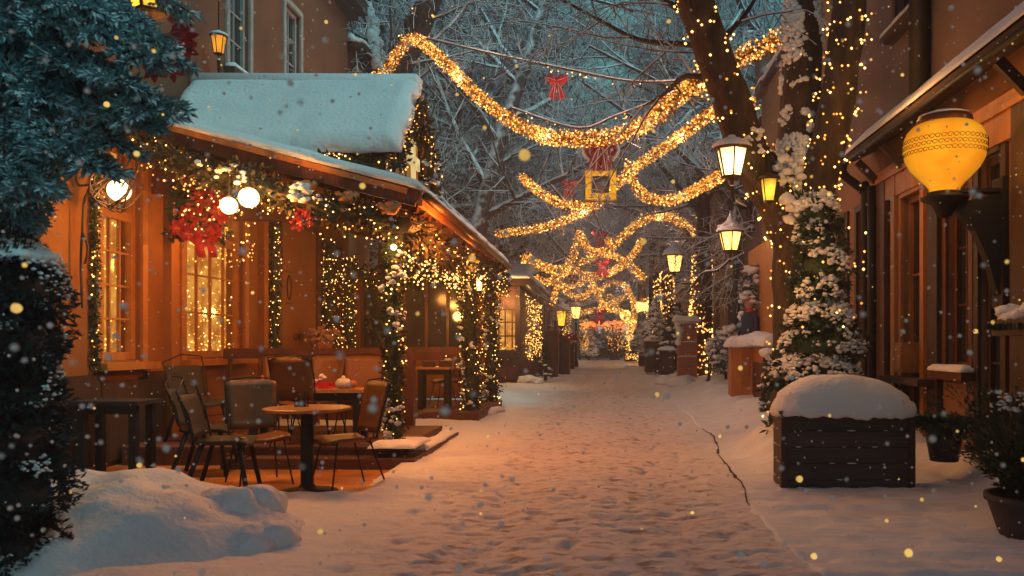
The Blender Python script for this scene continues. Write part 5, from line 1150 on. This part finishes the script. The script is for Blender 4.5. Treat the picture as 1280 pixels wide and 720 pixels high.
# brick pillar
bp_ = thing('brick_pillar', 'orange lit stepped brick pillar with a snow cap', 'pillar', (2.65,25,.25)); w = MB(); x0, x1 = 2.33, 2.92
w.box(x0,x1,25,25.6,.05,1.35); w.box(x0+.1,x1-.0,25.02,25.58,1.351,1.7); w.box(x0+.18,x1-.05,25.05,25.55,1.701,1.95); w.build('brickwork', 'brick_red', bp_)
w = MB(); w.box(x0-.1,x1+.04,24.95,25.65,1.951,2.0); snow_sheet(w, patch((x0-.14,24.9,2.0),(x1+.08,24.9,2.0),(x0-.14,25.7,2.0)), (0,0,1), .16, 16, 12, .14, .03, .5); [w.lump((x0+.02+random.uniform(-.08,.04), 25.0, random.uniform(1.3,1.95)), .10, (1,1,1), .3) for _ in range(9)]; w.build('snow_cap', 'snow', bp_, True)
w = MB(); [snow_sheet(w, patch((x0+.02+.1*k,24.96,zz),(x1-.02,24.96,zz),(x0+.02+.1*k,25.04,zz)), (0,0,1), .035, 10, 4, .03, .01) for k, zz in enumerate((.9,1.352))]; w.build('ledge_snow', 'snow', bp_, True)
# bins and planters along the right
def planter(name, label, cat, x0, x1, y0, y1, z0, z1, m, snow=.12, group=None, panels=True):
    t = thing(name, label, cat, ((x0+x1)/2, y0, z0), group); w = MB(); w.box(x0,x1,y0,y1,z0,z1); w.build('body', m, t)
    w = MB(); w.box(x0-.03,x1+.03,y0-.03,y1+.03,z1,z1+.05); w.build('rim', m, t)
    if panels: w = MB(); w.box(x0+.06,x1-.06,y0-.012,y0-.001,z0+.12,z1-.1); w.build('panel', 'wood_dark' if m != 'wood_dark' else 'iron', t)
    if snow: w = MB(); snow_sheet(w, patch((x0-.05,y0-.05,z1+.051),(x1+.05,y0-.05,z1+.051),(x0-.05,y1+.05,z1+.051)), (0,0,1), snow, 16, 12, .1, .03, .5); w.build('snow_cap', 'snow', t, True)
    return t
planter('litter_bin', 'black square bin with snow lid left of the brick pillar', 'bin', 2.18, 2.72, 31, 31.6, .1, 1.0, 'iron')
planter('planter_box', 'dark red planter box holding the pair of snowy firs', 'planter', 1.75, 2.6, 33.5, 34.6, .1, 1.35, 'wood_red', .2)
planter('planter_box', 'small low planter under the smallest right hand fir', 'planter', 2.0, 2.6, 45, 46, .05, .6, 'wood_dark', .1)
planter('street_cabinet', 'far dark red cabinet with snowy roof near the right arch', 'cabinet', 1.5, 2.35, 58, 59, -.05, 1.5, 'wood_red', .2)
def fir(label, base, h, r, mt='needle_snowy', n=1300, snow_n=160, seed=1):
    random.seed(seed); base = Vector(base); t = thing('fir_tree', label, 'tree', tuple(base), 'potted firs along the street'); w = MB(); w.tube([base, base+Vector((0,0,h*.95))], [.06,.015], 6); w.build('trunk', 'bark', t, True)
    lf, sn_ = MB(), MB()
    for k in range(n):
        f = random.random()**1.35; a = random.uniform(0,6.28); lay = .82+.18*math.cos(f*38); rr = r*(1-f)*lay*(1+.25*noise.noise(Vector((a*1.5, f*6, seed)))); q = base+Vector((math.cos(a)*rr*random.uniform(.6,1), math.sin(a)*rr*random.uniform(.6,1), .12*h+f*h*.88))
        for _ in range(3): lf.leaf(q, h*.075*random.uniform(.6,1.2), Vector((math.cos(a), math.sin(a), -.25))+rv(.7), .3)
    for k in range(snow_n):
        f = random.random()**1.3; a = random.uniform(3.3,6.1); rr = r*(1-f)*.92; sn_.lump(base+Vector((math.cos(a)*rr, math.sin(a)*rr, .14*h+f*h*.86)), h*.035*random.uniform(.5,1.3), (1.3,1,.6), .35, 2, 2)
    lf.build('crown', mt, t); sn_.build('snow_cover', 'snow', t, True); return t
fir('larger dark fir behind the black bin by the second lit tree', (2.95,32.6,.2), 2.75, 1.0, 'needle', 1500, 60, 2)
fir('snow laden fir in the red planter box left of the larger fir', (1.95+.2,34,1.3), 1.9, .75, seed=3)
fir('small far fir at the foot of the distant lit trunk', (2.15,45.5,.5), 2.6, .75, seed=4)
fir('dark topiary fir beside the kiosk light curtain', (-1.92,26.3,.1), 1.3, .33, 'needle', 500, 12, 5)
fir('narrow fir beyond the arch on the left', (-1.2,64,.0), 3.0, .9, seed=6)
# second and further lit street trees on the right
def street_tree(label, x, y, h, r, lean, seed, nb, lab2, wr=6):
    random.seed(seed); a, b_ = MB(), MB(); spx = dict(SPEC, kids=[9, 8, 6, 4], t0=.42, wob=[.05,.16,.22,.3])
    grow(a, b_, Vector(), Vector((lean,0,1)).normalized(), h, r, 0, 4, spx); t = thing('street_tree', label, 'tree', (x,y,-.05), 'lit street trees'); a2 = a.build('trunk', 'bark', t, True); b2 = b_.build('crown', 'twig_snowy', t, True)
    for o in (a2, b2):
        for v in o.data.vertices: v.co += Vector((x, y, -.05))
    pts = []
    for q in range(nb):
        z = random.uniform(.2, h*.42); a = z*wr+random.gauss(0,.55)+random.choice((0,3.14)); rr = r*(1.0-.3*z/(h*.42))+.05; pts.append(Vector((x+lean*z+rr*math.cos(a), y+rr*math.sin(a), z)))
    light_dots(lab2, 'string lights', pts, (.022,.036), wts=(4,5,2), group='string lights round street tree trunks')
street_tree('thick second street tree wound with lights beside the brick pillar', 3.1, 26, 10, .38, .02, 111, 620, 'lights wound thickly round the second street tree', 14)
street_tree('third street tree behind the big lantern', 3.0, 36, 11, .36, -.04, 112, 420, 'lights wound round the third street tree behind the lantern', 12)
street_tree('fourth street tree with densely lit trunk above the snowy fir', 2.75, 41, 11, .42, .03, 113, 800, 'lights wound round the trunk above the snowy fir', 12)
street_tree('fifth street tree beyond the small fir', 2.5, 50, 10, .36, .0, 114, 600, 'lights wound round the distant fifth trunk', 12)
street_tree('slim unlit looking tree left beyond the kiosk roof', -3.2, 29, 11, .22, .03, 115, 30, 'few faint lights on the slim tree beyond the kiosk', 4)
# leaning left tree that carries the thickest garland
random.seed(120); lt = thing('leaning_tree', 'dark leaning twin stemmed tree behind the dormer roof', 'tree', (-4.7,17.4,0)); w = MB()
P1 = crom([at(492,445,17.4), at(494,260,17.4), at(490,120,17.2), at(515,50,17), at(548,-25,16.8), at(580,-120,16.8)], 8); P2 = crom([at(490,150,17.3), at(476,90,17.2), at(466,40,17.4), at(452,-20,17.6), at(430,-110,17.8)], 8)
w.tube(P1, [.40-.2*i/40 for i in range(41)], 14, wob=.15); w.tube(P2, [.2-.08*i/32 for i in range(33)], 12, wob=.15); P3 = crom([at(474,85,17.2), at(455,60,16.9), at(440,55,16.5)], 6); w.tube(P3, [.09]*12+[.05], 8, wob=.2); w.build('trunk', 'bark', lt, True)
cr = MB()
for P in (P1, P2):
    for i in range(14, len(P)-1, 2): grow(cr, cr, P[i], perp((P[i+1]-P[i]).normalized(), R(random.uniform(30,70)), random.uniform(0,6.28)), random.uniform(1.5,3.4), .05, 1, 4, dict(SPEC, kids=[0,7,5,4]))
cr.build('crown', 'twig_snowy', lt, True)
w = MB(); [w.lump(p+Vector((random.uniform(-.02,.1),-.14,0))+rv(.04), random.uniform(.06,.12), (1,.7,1.3), .3) for p in P2[6:22] for _ in range(3)]; [w.lump(p+Vector((0,0,.09))+rv(.03), .09, (1,1,.6), .3) for p in P3]; [w.lump(at(484,102,16.95)+rv(.14), .12, (1,.8,.8), .3) for _ in range(9)]; w.build('trunk_snow', 'snow', lt, True)
light_dots('sparse warm lights on the leaning twin stemmed tree', 'string lights', wrap(P1[16:32], (.3,.24), 40, 5), (.02,.028))

# ------------------------------------------------------------------ kiosk and the left hand shops
kk = thing('kiosk', 'dark wooden kiosk with glowing window and pale snow roof', 'kiosk', (-3.2,25,0))
KX0, KX1, KY0, KY1 = -5.2, -2.62, 25, 33
w = MB(); w.box(KX1-.16, KX1, KY0, KY0+.16, 0, 3.1); w.build('corner_post', 'wood_dark', kk); w = MB(); w.box(-3.62,-3.48,KY0,KY0+.14,0,3.1); w.build('post', 'wood_dark', kk)
w = MB(); w.box(KX0, KX1-.17, KY0+.1, KY0+.25, .15, .85); w.build('counter_panel', 'wood_red', kk); w = MB(); w.box(KX0, KX1-.17, KY0-.02, KY0+.3, .851, 1.1); w.build('counter', 'wood_dark', kk); w = MB(); w.box(KX0, KX1+.1, KY0-.1, KY0+.3, .0, .13); w.build('base', 'wood_dark', kk)
w = MB(); w.box(-3.47, KX1-.17, KY0+.13, KY0+.14, 1.11, 2.4); w.build('window', 'room_glow_strong', kk)
w = MB(); [w.box(xx-.02,xx+.02,KY0+.08,KY0+.12,1.11,2.4) for xx in (-3.3,-3.1,-2.88)]; [w.box(-3.47,KX1-.17,KY0+.07,KY0+.119,zz-.02,zz+.02) for zz in (1.55,1.98,2.38)]; w.build('glazing_bars', 'wood_dark', kk)
w = MB(); w.box(KX0,-3.63,KY0+.1,KY0+.2,1.11,3.1); w.box(-3.47,KX1-.17,KY0+.1,KY0+.2,2.41,3.1); w.box(KX0,KX1-.2,KY1-.2,KY1,0,3.1); w.box(KX1-.1,KX1-.02,KY0+.17,KY1,0,3.1); w.build('wall', 'wood_red', kk)
w = MB(); w.add([(KX1+.32,KY0-.4,3.12),(KX1+.32,KY1+.4,3.12),(KX0,KY1+.4,3.12),(KX0,KY0-.4,3.12),(KX1+.32,KY0-.4,3.3),(KX1+.32,KY1+.4,3.3),(KX0,KY1+.4,3.3),(KX0,KY0-.4,3.3),(-3.6,KY0+.8,3.75),(-3.6,KY1-1,3.75),(KX0,KY1-1,3.75),(KX0,KY0+.8,3.75)], [(0,3,2,1),(0,1,5,4),(3,0,4,7),(1,2,6,5),(4,5,9,8),(7,4,8,11),(8,9,10,11)]); kr = w.build('roof', 'wood_dark', kk)
w = MB(); snow_sheet(w, patch((KX0,KY0-.45,3.32),(KX1+.36,KY0-.45,3.32),(KX0,KY0+.85,3.78)), (0,-.35,.93), .16, 40, 14, .14, .04, .2); snow_sheet(w, patch((KX1+.36,KY0-.45,3.32),(KX1+.36,KY1+.45,3.32),(-3.6,KY0+.6,3.78)), (.4,0,.9), .16, 60, 14, .14, .04, .2); w.build('roof_snow', 'snow_soft', kr, True)
w = MB(); [w.tube([(KX1+.28,KY0-.2+.3*k,3.12),(KX1+.28,KY0-.2+.3*k,3.12-random.uniform(.08,.3))], [.018,.003], 5) for k in range(26)]; w.build('icicle', 'snow', kr, True)
lamp(kk, (-3.0,24.2,2.6), 130, (1,.45,.12), .15)
def curtain(label, x, y0, y1, z0, z1, n, r, group='curtains of string lights'):
    return light_dots(label, 'string lights', [Vector((x+random.uniform(-.05,.05), y0+(y1-y0)*((int(random.random()*20)+.5)/20)+random.uniform(-.08,.08), random.uniform(z0, z1)-.3*random.random()**2)) for _ in range(n)], r, wts=(5,5,2), group=group)
random.seed(130)
curtain('curtain of lights covering the street side of the kiosk', KX1+.05, 26.5, 33, .9, 3.0, 380, (.014,.022))
curtain('curtain of lights on the far shops left of the arch', -2.35, 44, 58, .3, 3.4, 420, (.018,.03))
light_dots('row of small lights under the kiosk roof edge', 'string lights', [Vector((random.uniform(-3.9,-2.4), KY0-.2, 2.85+random.uniform(-.08,.08))) for _ in range(24)]+[Vector((random.uniform(-3.4,-2.7), KY0-.02, 1.2+random.uniform(-.05,.1))) for _ in range(14)], (.016,.024))
sb = thing('brick_shop', 'dark brick shop with arched window beyond the kiosk', 'building', (-3.2,40,0)); w = MB(); wall_yz(w, -2.75, .25, 35, 44, -.1, 4.6, [(39,40.4,2.2,4.0),(36,37.2,1.2,3.2)], 1); w.box(-6,-3.01,35.0,35.25,-.1,4.6); w.build('wall', 'brick_dark', sb)
for o_ in ((39,40.4,2.2,4.0),(36,37.2,1.2,3.2)): window(sb, -2.75, 1, *o_, 'room_glow', 3, 2, 'trim_pale')
w = MB(); w.box(-6,-2.6,34.9,44.1,4.6,4.75); rf = w.build('roof', 'stucco_dark', sb); w = MB(); snow_sheet(w, patch((-6,34.9,4.76),(-2.55,34.9,4.76),(-6,44.1,4.76)), (0,0,1), .2, 20, 20); w.build('roof_snow', 'snow', rf, True)
s3 = thing('far_shop', 'long low brown shop row left of the far arch', 'building', (-3.2,52,0)); w = MB(); wall_yz(w, -2.6, .25, 44.2, 60, -.1, 3.6, [(46+3.4*k,47.8+3.4*k,1.1,2.8) for k in range(4)], 1); w.build('wall', 'brick_dark', s3)
for k in range(4): window(s3, -2.6, 1, 46+3.4*k, 47.8+3.4*k, 1.1, 2.8, 'room_glow_strong', 2, 2, 'wood_dark', False, False)
w = MB(); w.add([(-2.3,44.2,3.6),(-2.3,60,3.6),(-6,60,5.4),(-6,44.2,5.4)], [(0,1,2,3)]); rf = w.build('roof', 'stucco_dark', s3); w = MB(); snow_sheet(w, patch((-2.3,44.2,3.61),(-2.3,60,3.61),(-6,44.2,5.41)), (.43,0,.9), .2, 60, 10); w.build('roof_snow', 'snow', rf, True)
planter('entrance_pillar', 'brick pillar with orange strip beyond the kiosk', 'pillar', -2.25, -1.75, 30.5, 31, -.02, 1.75, 'wood_red', 0, panels=False)
p_ = planter('planter_box', 'wooden planter box spilling bright red flowers by the lantern post', 'planter', -2.15, -1.45, 33.5, 34.5, -.02, 1.35, 'wood_red', 0)
planter('planter_box', 'dark planter box farther left behind the red flowers', 'planter', -2.1, -1.5, 40, 41, -.02, 1.3, 'wood_dark', .12)
planter('sandwich_board', 'pale sided street board farther down on the left', 'sign', -1.95, -1.6, 46, 46.3, -.02, 1.4, 'trim_pale', .05)
t = thing('red_flowers', 'mass of bright red flowers dusted with snow in the box planters', 'flowers', (-1.8,33.7,1.4))
random.seed(140); w = MB(); [w.leaf((-1.85+random.gauss(0,.42), 33.7+random.gauss(0,.25), 1.5+random.gauss(0,.09)), .16, None, .6) for _ in range(700)]; w.build('petals', 'poinsettia', t); w = MB(); [w.lump((-1.85+random.gauss(0,.38), 33.6, 1.38+random.gauss(0,.04)), .07, (1.3,1,.6), .3) for _ in range(16)]; w.build('snow_dusting', 'snow', t, True)
# end of the street: arch of red lights, curtains, parked sled like bench
light_dots('column of golden lights on the trunk at the right of the street end', 'string lights', [Vector((1.75+random.uniform(-.35,.35), 52+random.uniform(-.3,.3), random.uniform(.3,2.9))) for _ in range(330)], (.024,.036), group='string lights round street tree trunks')
t = thing('light_arch', 'arch of red lights across the far end of the street', 'lights', (0,62,0)); w = MB()
for sx in (-1.9, 3.1): w.tube([(sx,62,-.1),(sx,62,3.2)], .07, 8)
w.tube(crom([(-1.9,62,3.2),(-.6,62,3.7),(.6,62,3.8),(1.8,62,3.7),(3.1,62,3.2)]), .05, 8); w.build('frame', 'iron', t, True)
w = MB()
for _ in range(420): x = random.uniform(-1.8,3.0); w.cur = random.random() < .25; w.bulb((x, 62+random.uniform(-.1,.1), 3.05-abs(random.gauss(0,.35))), random.uniform(.03,.05))
tag(w.build('fairy_lights', ['bulb_red','bulb_gold'], t), kind='stuff'); w = MB()
for _ in range(600): x = random.choice([random.uniform(1.0,3.2), random.uniform(-1.9,-1.2), random.uniform(0,3)]); w.cur = random.choice((0,0,1)); w.bulb((x, 61.8, random.uniform(.8,3.2)), random.uniform(.025,.042))
tag(w.build('light_curtain', ['bulb_gold','bulb_deep'], t), kind='stuff')
t = thing('red_glow_lights', 'cluster of round red and orange lights above the far arch', 'lights', (0,64,4.4)); w = MB()
for px, py in ((738,404),(742,406),(757,405),(748,403),(768,403),(733,407)): w.lump(at(px,py,62), .17, det=2)
w.build('bulb', 'bulb_red', t, True); w = MB(); w.tube([at(728,402,62), at(775,400,62)], .02, 5); w.build('cable', 'cable', t)
b3 = thing('far_bench', 'tiny dark bench in the middle of the far end of the street', 'bench', (.3,66,0)); w = MB(); w.box(-.7,.9,66,66.5,.4,.48); w.build('seat', 'iron', b3); w = MB(); w.box(-.7,.9,66.5,66.56,.55,.95); w.build('backrest', 'iron', b3)
for xx in (-.55,.75): w = MB(); w.box(xx-.05,xx+.05,66,66.5,-.05,.399); w.build('leg', 'iron', b3)
random.seed(150)
for k, (x, y, s_, lb) in enumerate(((-1.6,70,1.3,'pale blue snowy bush at the street end, left'), (.2,74,1.6,'pale blue snowy bush at the street end, centre'), (2.6,72,1.4,'pale blue snowy bush at the street end, right'), (-4,76,2,'large snowy thicket left of the street end'), (5,76,2,'large snowy thicket right of the street end'))):
    shrub('snowy_bush', lb, 'bush', (x,y,0), [((x,y,.8*s_),(1.0*s_,.8,.9*s_)), ((x+.6*s_,y,.6*s_),(.8*s_,.7,.7*s_))], 700, .35, 'needle_snowy', snow_n=90, snow_r=(.12,.25))

# ------------------------------------------------------------------ foreground snow, pot, planters
def pile_h(x, y):
    d = ((x+3.3)/1.32)**2+((y-5.3)/(1.25 if y < 5.3 else 1.0))**2; return .43*max(0, 1-d)**.62
w = MB(); nx, ny = 120, 80; vs = []
for j in range(ny+1):
    for i in range(nx+1):
        x = -4.9+3.2*i/nx; y = 3.9+2.7*j/ny; h = pile_h(x, y); v = Vector((x, y, 0))
        h *= 1+.28*noise.noise(v*1.7)+.10*noise.noise(v*4); vs.append((x, y, h-.03+(.012*noise.noise(v*9) if h > .02 else 0)+(-.03*max(0, noise.noise(v*5+Vector((3,3,3)))) if y < 5.3 else 0)))
w.add(vs, [(j*(nx+1)+i, j*(nx+1)+i+1, (j+1)*(nx+1)+i+1, (j+1)*(nx+1)+i) for j in range(ny) for i in range(nx)]); tag(w.build('snow_pile', 'snow_soft', None, True, loc=(-3.3,5.5,0)), 'broad smooth pile of snow in the near left corner', 'snow')
random.seed(161)
def snow_rock(label, c, rs, k):
    t = thing('snowy_boulder', label, 'boulder', tuple(c), 'snow covered boulders by the snow pile'); w = MB(); c = Vector(c)
    w.lump(c+Vector((.02,-.03,-.07)), rs*.9, (1,.9,.8), .35, 2, 3); w.build('rock', 'pot_dark', t, True); w = MB()
    for _ in range(k): w.lump(c+Vector((random.uniform(-.55,.55)*rs, random.uniform(-.5,.4)*rs, random.uniform(.0,.5)*rs)), rs*random.uniform(.5,.75), (1,1,.92), .25, 1.8, 3)
    w.build('snow_cover', 'snow_soft', t, True)
snow_rock('tall snow covered boulder at the right end of the snow pile', at(300,655,5.35), .24, 8)
snow_rock('snow covered boulder nearest the camera by the snow pile', at(318,700,4.95), .22, 8)
snow_rock('small snow lump rightmost beside the boulders', at(345,686,5.1), .09, 5)
snow_rock('snow lump low in front of the pile', at(255,712,4.85), .13, 5)
random.seed(171); pp = (2.83,5.25,0)
t = thing('potted_bush', 'wispy dark bush in a chipped dark pot at the right edge', 'potted plant', pp)
w = MB(); w.lathe([(.19,-.02),(.22,.05),(.27,.2),(.29,.26),(.31,.27),(.31,.31),(.27,.31),(.25,.27),(.001,.26)], pp, 28); w.build('pot', 'pot_dark', t, True); w = MB(); lf = MB()
for k in range(110):
    a = random.uniform(0,6.28); d = Vector((math.cos(a)*random.uniform(.2,.9), math.sin(a)*.6, 1)).normalized(); P = [Vector(pp)+Vector((math.cos(a)*.1, math.sin(a)*.1, .27))]
    L = random.uniform(.35,.85)
    for q in range(6): d = (d+rv(.18)+Vector((0,0,-.05))).normalized(); P.append(P[-1]+d*L/6)
    w.tube(P, [.005,.005,.004,.004,.003,.002,.002], 3, False)
    for p in P[1:]:
        for _ in range(10): lf.leaf(p+rv(.04), random.uniform(.035,.07), d+rv(.8), .3)
w.build('stems', 'bark', t); lf.build('foliage', 'leaf_dark', t)
w = MB(); [w.lump(Vector(pp)+Vector((random.uniform(-.38,.1), random.uniform(-.3,-.1), random.uniform(.86,1.0))), random.uniform(.008,.02), (1.4,1,.6), .3, 2, 1) for _ in range(60)]; w.build('snow_dusting', 'snow', t, True)
hb = at(1282,395,6.2); t = thing('snowy_window_box', 'snow heaped window box jutting in at the right edge', 'planter', tuple(hb)); w = MB(); w.box(hb.x-.12, 3.495, hb.y-.3, hb.y+.3, hb.z-.15, hb.z-.02); w.build('box_body', 'wood_dark', t); w = MB(); [w.lump(hb+Vector((random.uniform(-.08,.2), random.uniform(-.25,.25), random.uniform(-.02,.05))), random.uniform(.07,.1), (1.2,1.2,.7), .3, 2, 3) for _ in range(16)]; w.build('snow_cover', 'snow', t, True)
lf = MB(); [lf.leaf(hb+Vector((random.uniform(-.18,.1), random.uniform(-.3,.3), -.05)), .06, (0,0,-1)) for _ in range(300)]; lf.build('foliage', 'leaf_dark', t)
def fern(label, c, s, n=60, name='potted_fern'):
    t = thing(name, label, 'potted plant', c); w = MB(); w.lathe([(.12,-.3),(.17,.0),(.001,.0)], c, 16); w.build('pot', 'pot_dark', t, True); lf = MB()
    for _ in range(n):
        a = random.uniform(0,6.28); d = Vector((math.cos(a),math.sin(a),.8)).normalized(); p = Vector(c)
        for q in range(6):
            d = (d+Vector((0,0,-.18))).normalized(); p = p+d*s/6; [lf.leaf(p, s*.22, d+rv(.8), .25) for _ in range(5)]
    lf.build('foliage', 'needle', t); return t
fern('dark needled plant in a pot behind the right end of the chest', (at(1095,0,9.4).x, 9.4, .72), .32)
fern('sparse greenish plant between the potted bush and the downpipe', (at(1180,0,7.2).x, 7.2, .55), .36)
mb_ = thing('wall_box', 'small orange box on the wall under the window by the fern', 'box', (3.3,9.0,1.1)); w = MB(); w.box(3.30,3.495,8.86,9.14,.98,1.32); w.build('box_body', 'wood_trim', mb_); w = MB(); w.box(3.29,3.299,8.89,9.11,1.02,1.28); w.build('door', 'wood_orange', mb_)
w = MB(); w.box(3.25, 3.499, 8.3, 9.5, .86, .93); tag(w.build('wall_shelf', 'stucco_dark', None, loc=(3.4,9,.9)), 'narrow dark shelf on the wall beneath the orange box', 'shelf')

# ------------------------------------------------------------------ the person in navy behind the bin
def person(label, loc, rz, skinm='skin'):
    x, y, z = loc; t = thing('person', label, 'person', loc)
    J = [((0,0,.95),.145),((0,0,1.2),.15),((0,-.0,1.40),.14),((0,0,1.50),.065),((0,-.01,1.58),.06),((.19,0,1.40),.07),((.25,-.04,1.14),.055),((.20,-.2,.98),.04),((-.19,0,1.40),.07),((-.25,-.04,1.14),.055),((-.20,-.2,.98),.04),((.1,0,.85),.1),((.11,-.02,.48),.07),((.11,.02,.09),.05),((.11,-.12,.04),.045),((-.1,0,.85),.1),((-.11,-.02,.48),.07),((-.11,.02,.09),.05),((-.11,-.12,.04),.045)]
    E = [(0,1),(1,2),(2,3),(3,4),(2,5),(5,6),(6,7),(2,8),(8,9),(9,10),(0,11),(11,12),(12,13),(13,14),(0,15),(15,16),(16,17),(17,18)]
    me = bpy.data.meshes.new('body'); me.from_pydata([j[0] for j in J], E, []); me.materials.append(M['navy']); o = bpy.data.objects.new('body', me); C.objects.link(o); o.parent = t
    m = o.modifiers.new('skin', 'SKIN'); 
    for i, v in enumerate(me.skin_vertices[0].data): v.radius = (J[i][1], J[i][1]*.8)
    me.skin_vertices[0].data[0].use_root = True; m.use_smooth_shade = True; o.modifiers.new('sub', 'SUBSURF').levels = 2; o.modifiers['sub'].render_levels = 2
    ORG[o.name] = Vector(loc)
    def lm(name, mat_, c, r, sq, amp=0, det=3): w = MB(); w.lump(Vector(loc)+Vector(c), r, sq, amp, 2, det); return w.build(name, mat_, t, True)
    w = MB(); h0 = Vector(loc)+Vector((0,-.03,1.67)); w.lump(h0, .105, (.88,1,1.15), 0, 1, 3); w.lump(h0+Vector((0,-.1,-.01)), .022, (.8,1.2,1.2), 0, 1, 2); [w.lump(h0+Vector((s_*.095,.01,0)), .026, (.5,1,1.2), 0, 1, 2) for s_ in (-1,1)]; w.lump(h0+Vector((0,-.085,-.06)), .03, (1.1,.5,.3), 0, 1, 2); w.build('head', 'skin', t, True)
    for s_ in (-1,1): lm('eye', 'hair', (s_*.035,-.125,1.69), .011, (1,.6,1))
    lm('knit_hat', 'hat_red', (0,-.01,1.75), .115, (.95,1,.75), .06); lm('scarf', 'hat_red', (0,-.01,1.52), .11, (1,1,.45), .15)
    for s_ in (-1,1):
        w = MB(); b_ = Vector(loc)+Vector((s_*.2,-.22,.96)); w.lump(b_, .04, (.8,1.1,.5), 0)
        for q in range(4): w.tube([b_+Vector(((q-1.5)*.018,-.02,0)), b_+Vector(((q-1.5)*.02,-.075+.008*abs(q-1.3),-.01)), b_+Vector(((q-1.5)*.018,-.09+.008*abs(q-1.3),-.04))], [.009,.008,.006], 6)
        w.tube([b_+Vector((-s_*.03,0,0)), b_+Vector((-s_*.05,-.04,.0))], [.011,.008], 6); w.build('hand', 'skin', t, True)
    w = MB(); w.lathe([(.24,.72),(.225,.85),(.19,1.0),(.205,1.25),(.2,1.38),(.1,1.49)], loc, 20, False); w.build('coat', 'navy', t, True)
    w = MB(); [w.lump(Vector(loc)+Vector((random.uniform(-.27,-.1), random.uniform(-.12,.05), random.uniform(1.2,1.48))), .06, (1,1,.9), .3) for _ in range(10)]; w.build('snow_dusting', 'snow', t, True)
    t.rotation_euler = (0,0,R(rz)); return t
random.seed(181)
person('person in navy coat and red knit hat on the steps behind the orange bin', (at(939,0,17.1).x-0.02, 17.1, .48), -60)
w = MB(); w.box(2.9, 3.29, 16.7, 17.6, -.05, .48); w.box(3.29,3.6,16.7,17.6,-.05,.48); tag(w.build('house_steps', 'stucco_dark', None, loc=(3.1,17,0)), 'dark stone steps where the person in navy stands', 'steps')

# ------------------------------------------------------------------ falling snow and added emissive golden glints
random.seed(191); w = MB(); w2 = MB()
def rnd_pos(dmin, dmax): 
    d = dmin+(dmax-dmin)*random.random()**.8; return Vector((random.uniform(-.80,.56)*d, d, max(.03, 1.3+random.uniform(-.31,.45)*d)))
for _ in range(2600): p = rnd_pos(1.6, 9); w.lump(p, random.choice((.0032,.0042,.0055,.008)), (1,1,1), .3, 2, 1)
for _ in range(230): p = rnd_pos(1.0, 2.8); w.lump(p, random.uniform(.003,.007), (1,1,1), .25, 2, 1)
tag(w.build('falling_snow', 'flake', None, True, loc=(0,3,1.3)), 'white snowflakes drifting down through the whole street', 'snow', kind='stuff')
for _ in range(150): p = rnd_pos(2.0, 7); w2.lump(p, random.choice((.005,.007,.010,.015)), (1,1,1), .1, 2, 2)  # emissive dots added to imitate golden bokeh glints
tag(w2.build('drifting_glow_dots', 'spark', None, True, loc=(0,3,1.3)), 'small glowing dots added for golden glints among the snowflakes', 'glow_dots', kind='stuff')

snowheap('low snow drift before the brick pillar', (2.2,24,.1), (.5,1.5,.1), 10, 203, r=(.2,.35))
snowheap('small pointed snow drift at the kiosk corner', (-2.35,25.0,.1), (.25,.4,.25), 8, 204, r=(.12,.22))
# ------------------------------------------------------------------ frosty air
hz = MB(); hz.box(-36, 30, -6, 125, -1.5, 40); hz = hz.build('haze', [], None) if False else hz
me = bpy.data.meshes.new('haze'); me.from_pydata(hz.v, [], hz.f); ho = bpy.data.objects.new('haze', me); C.objects.link(ho); tag(ho, 'thin frosty mauve haze filling the street', None, None, 'stuff')
hm = bpy.data.materials.new('haze'); hm.use_nodes = True; hn = hm.node_tree; hn.nodes.clear(); o = hn.nodes.new('ShaderNodeOutputMaterial'); pv = hn.nodes.new('ShaderNodeVolumePrincipled')
pv.inputs['Color'].default_value = (.84, .80, .92, 1); pv.inputs['Density'].default_value = .0058; hn.links.new(pv.outputs[0], o.inputs['Volume']); me.materials.append(hm)
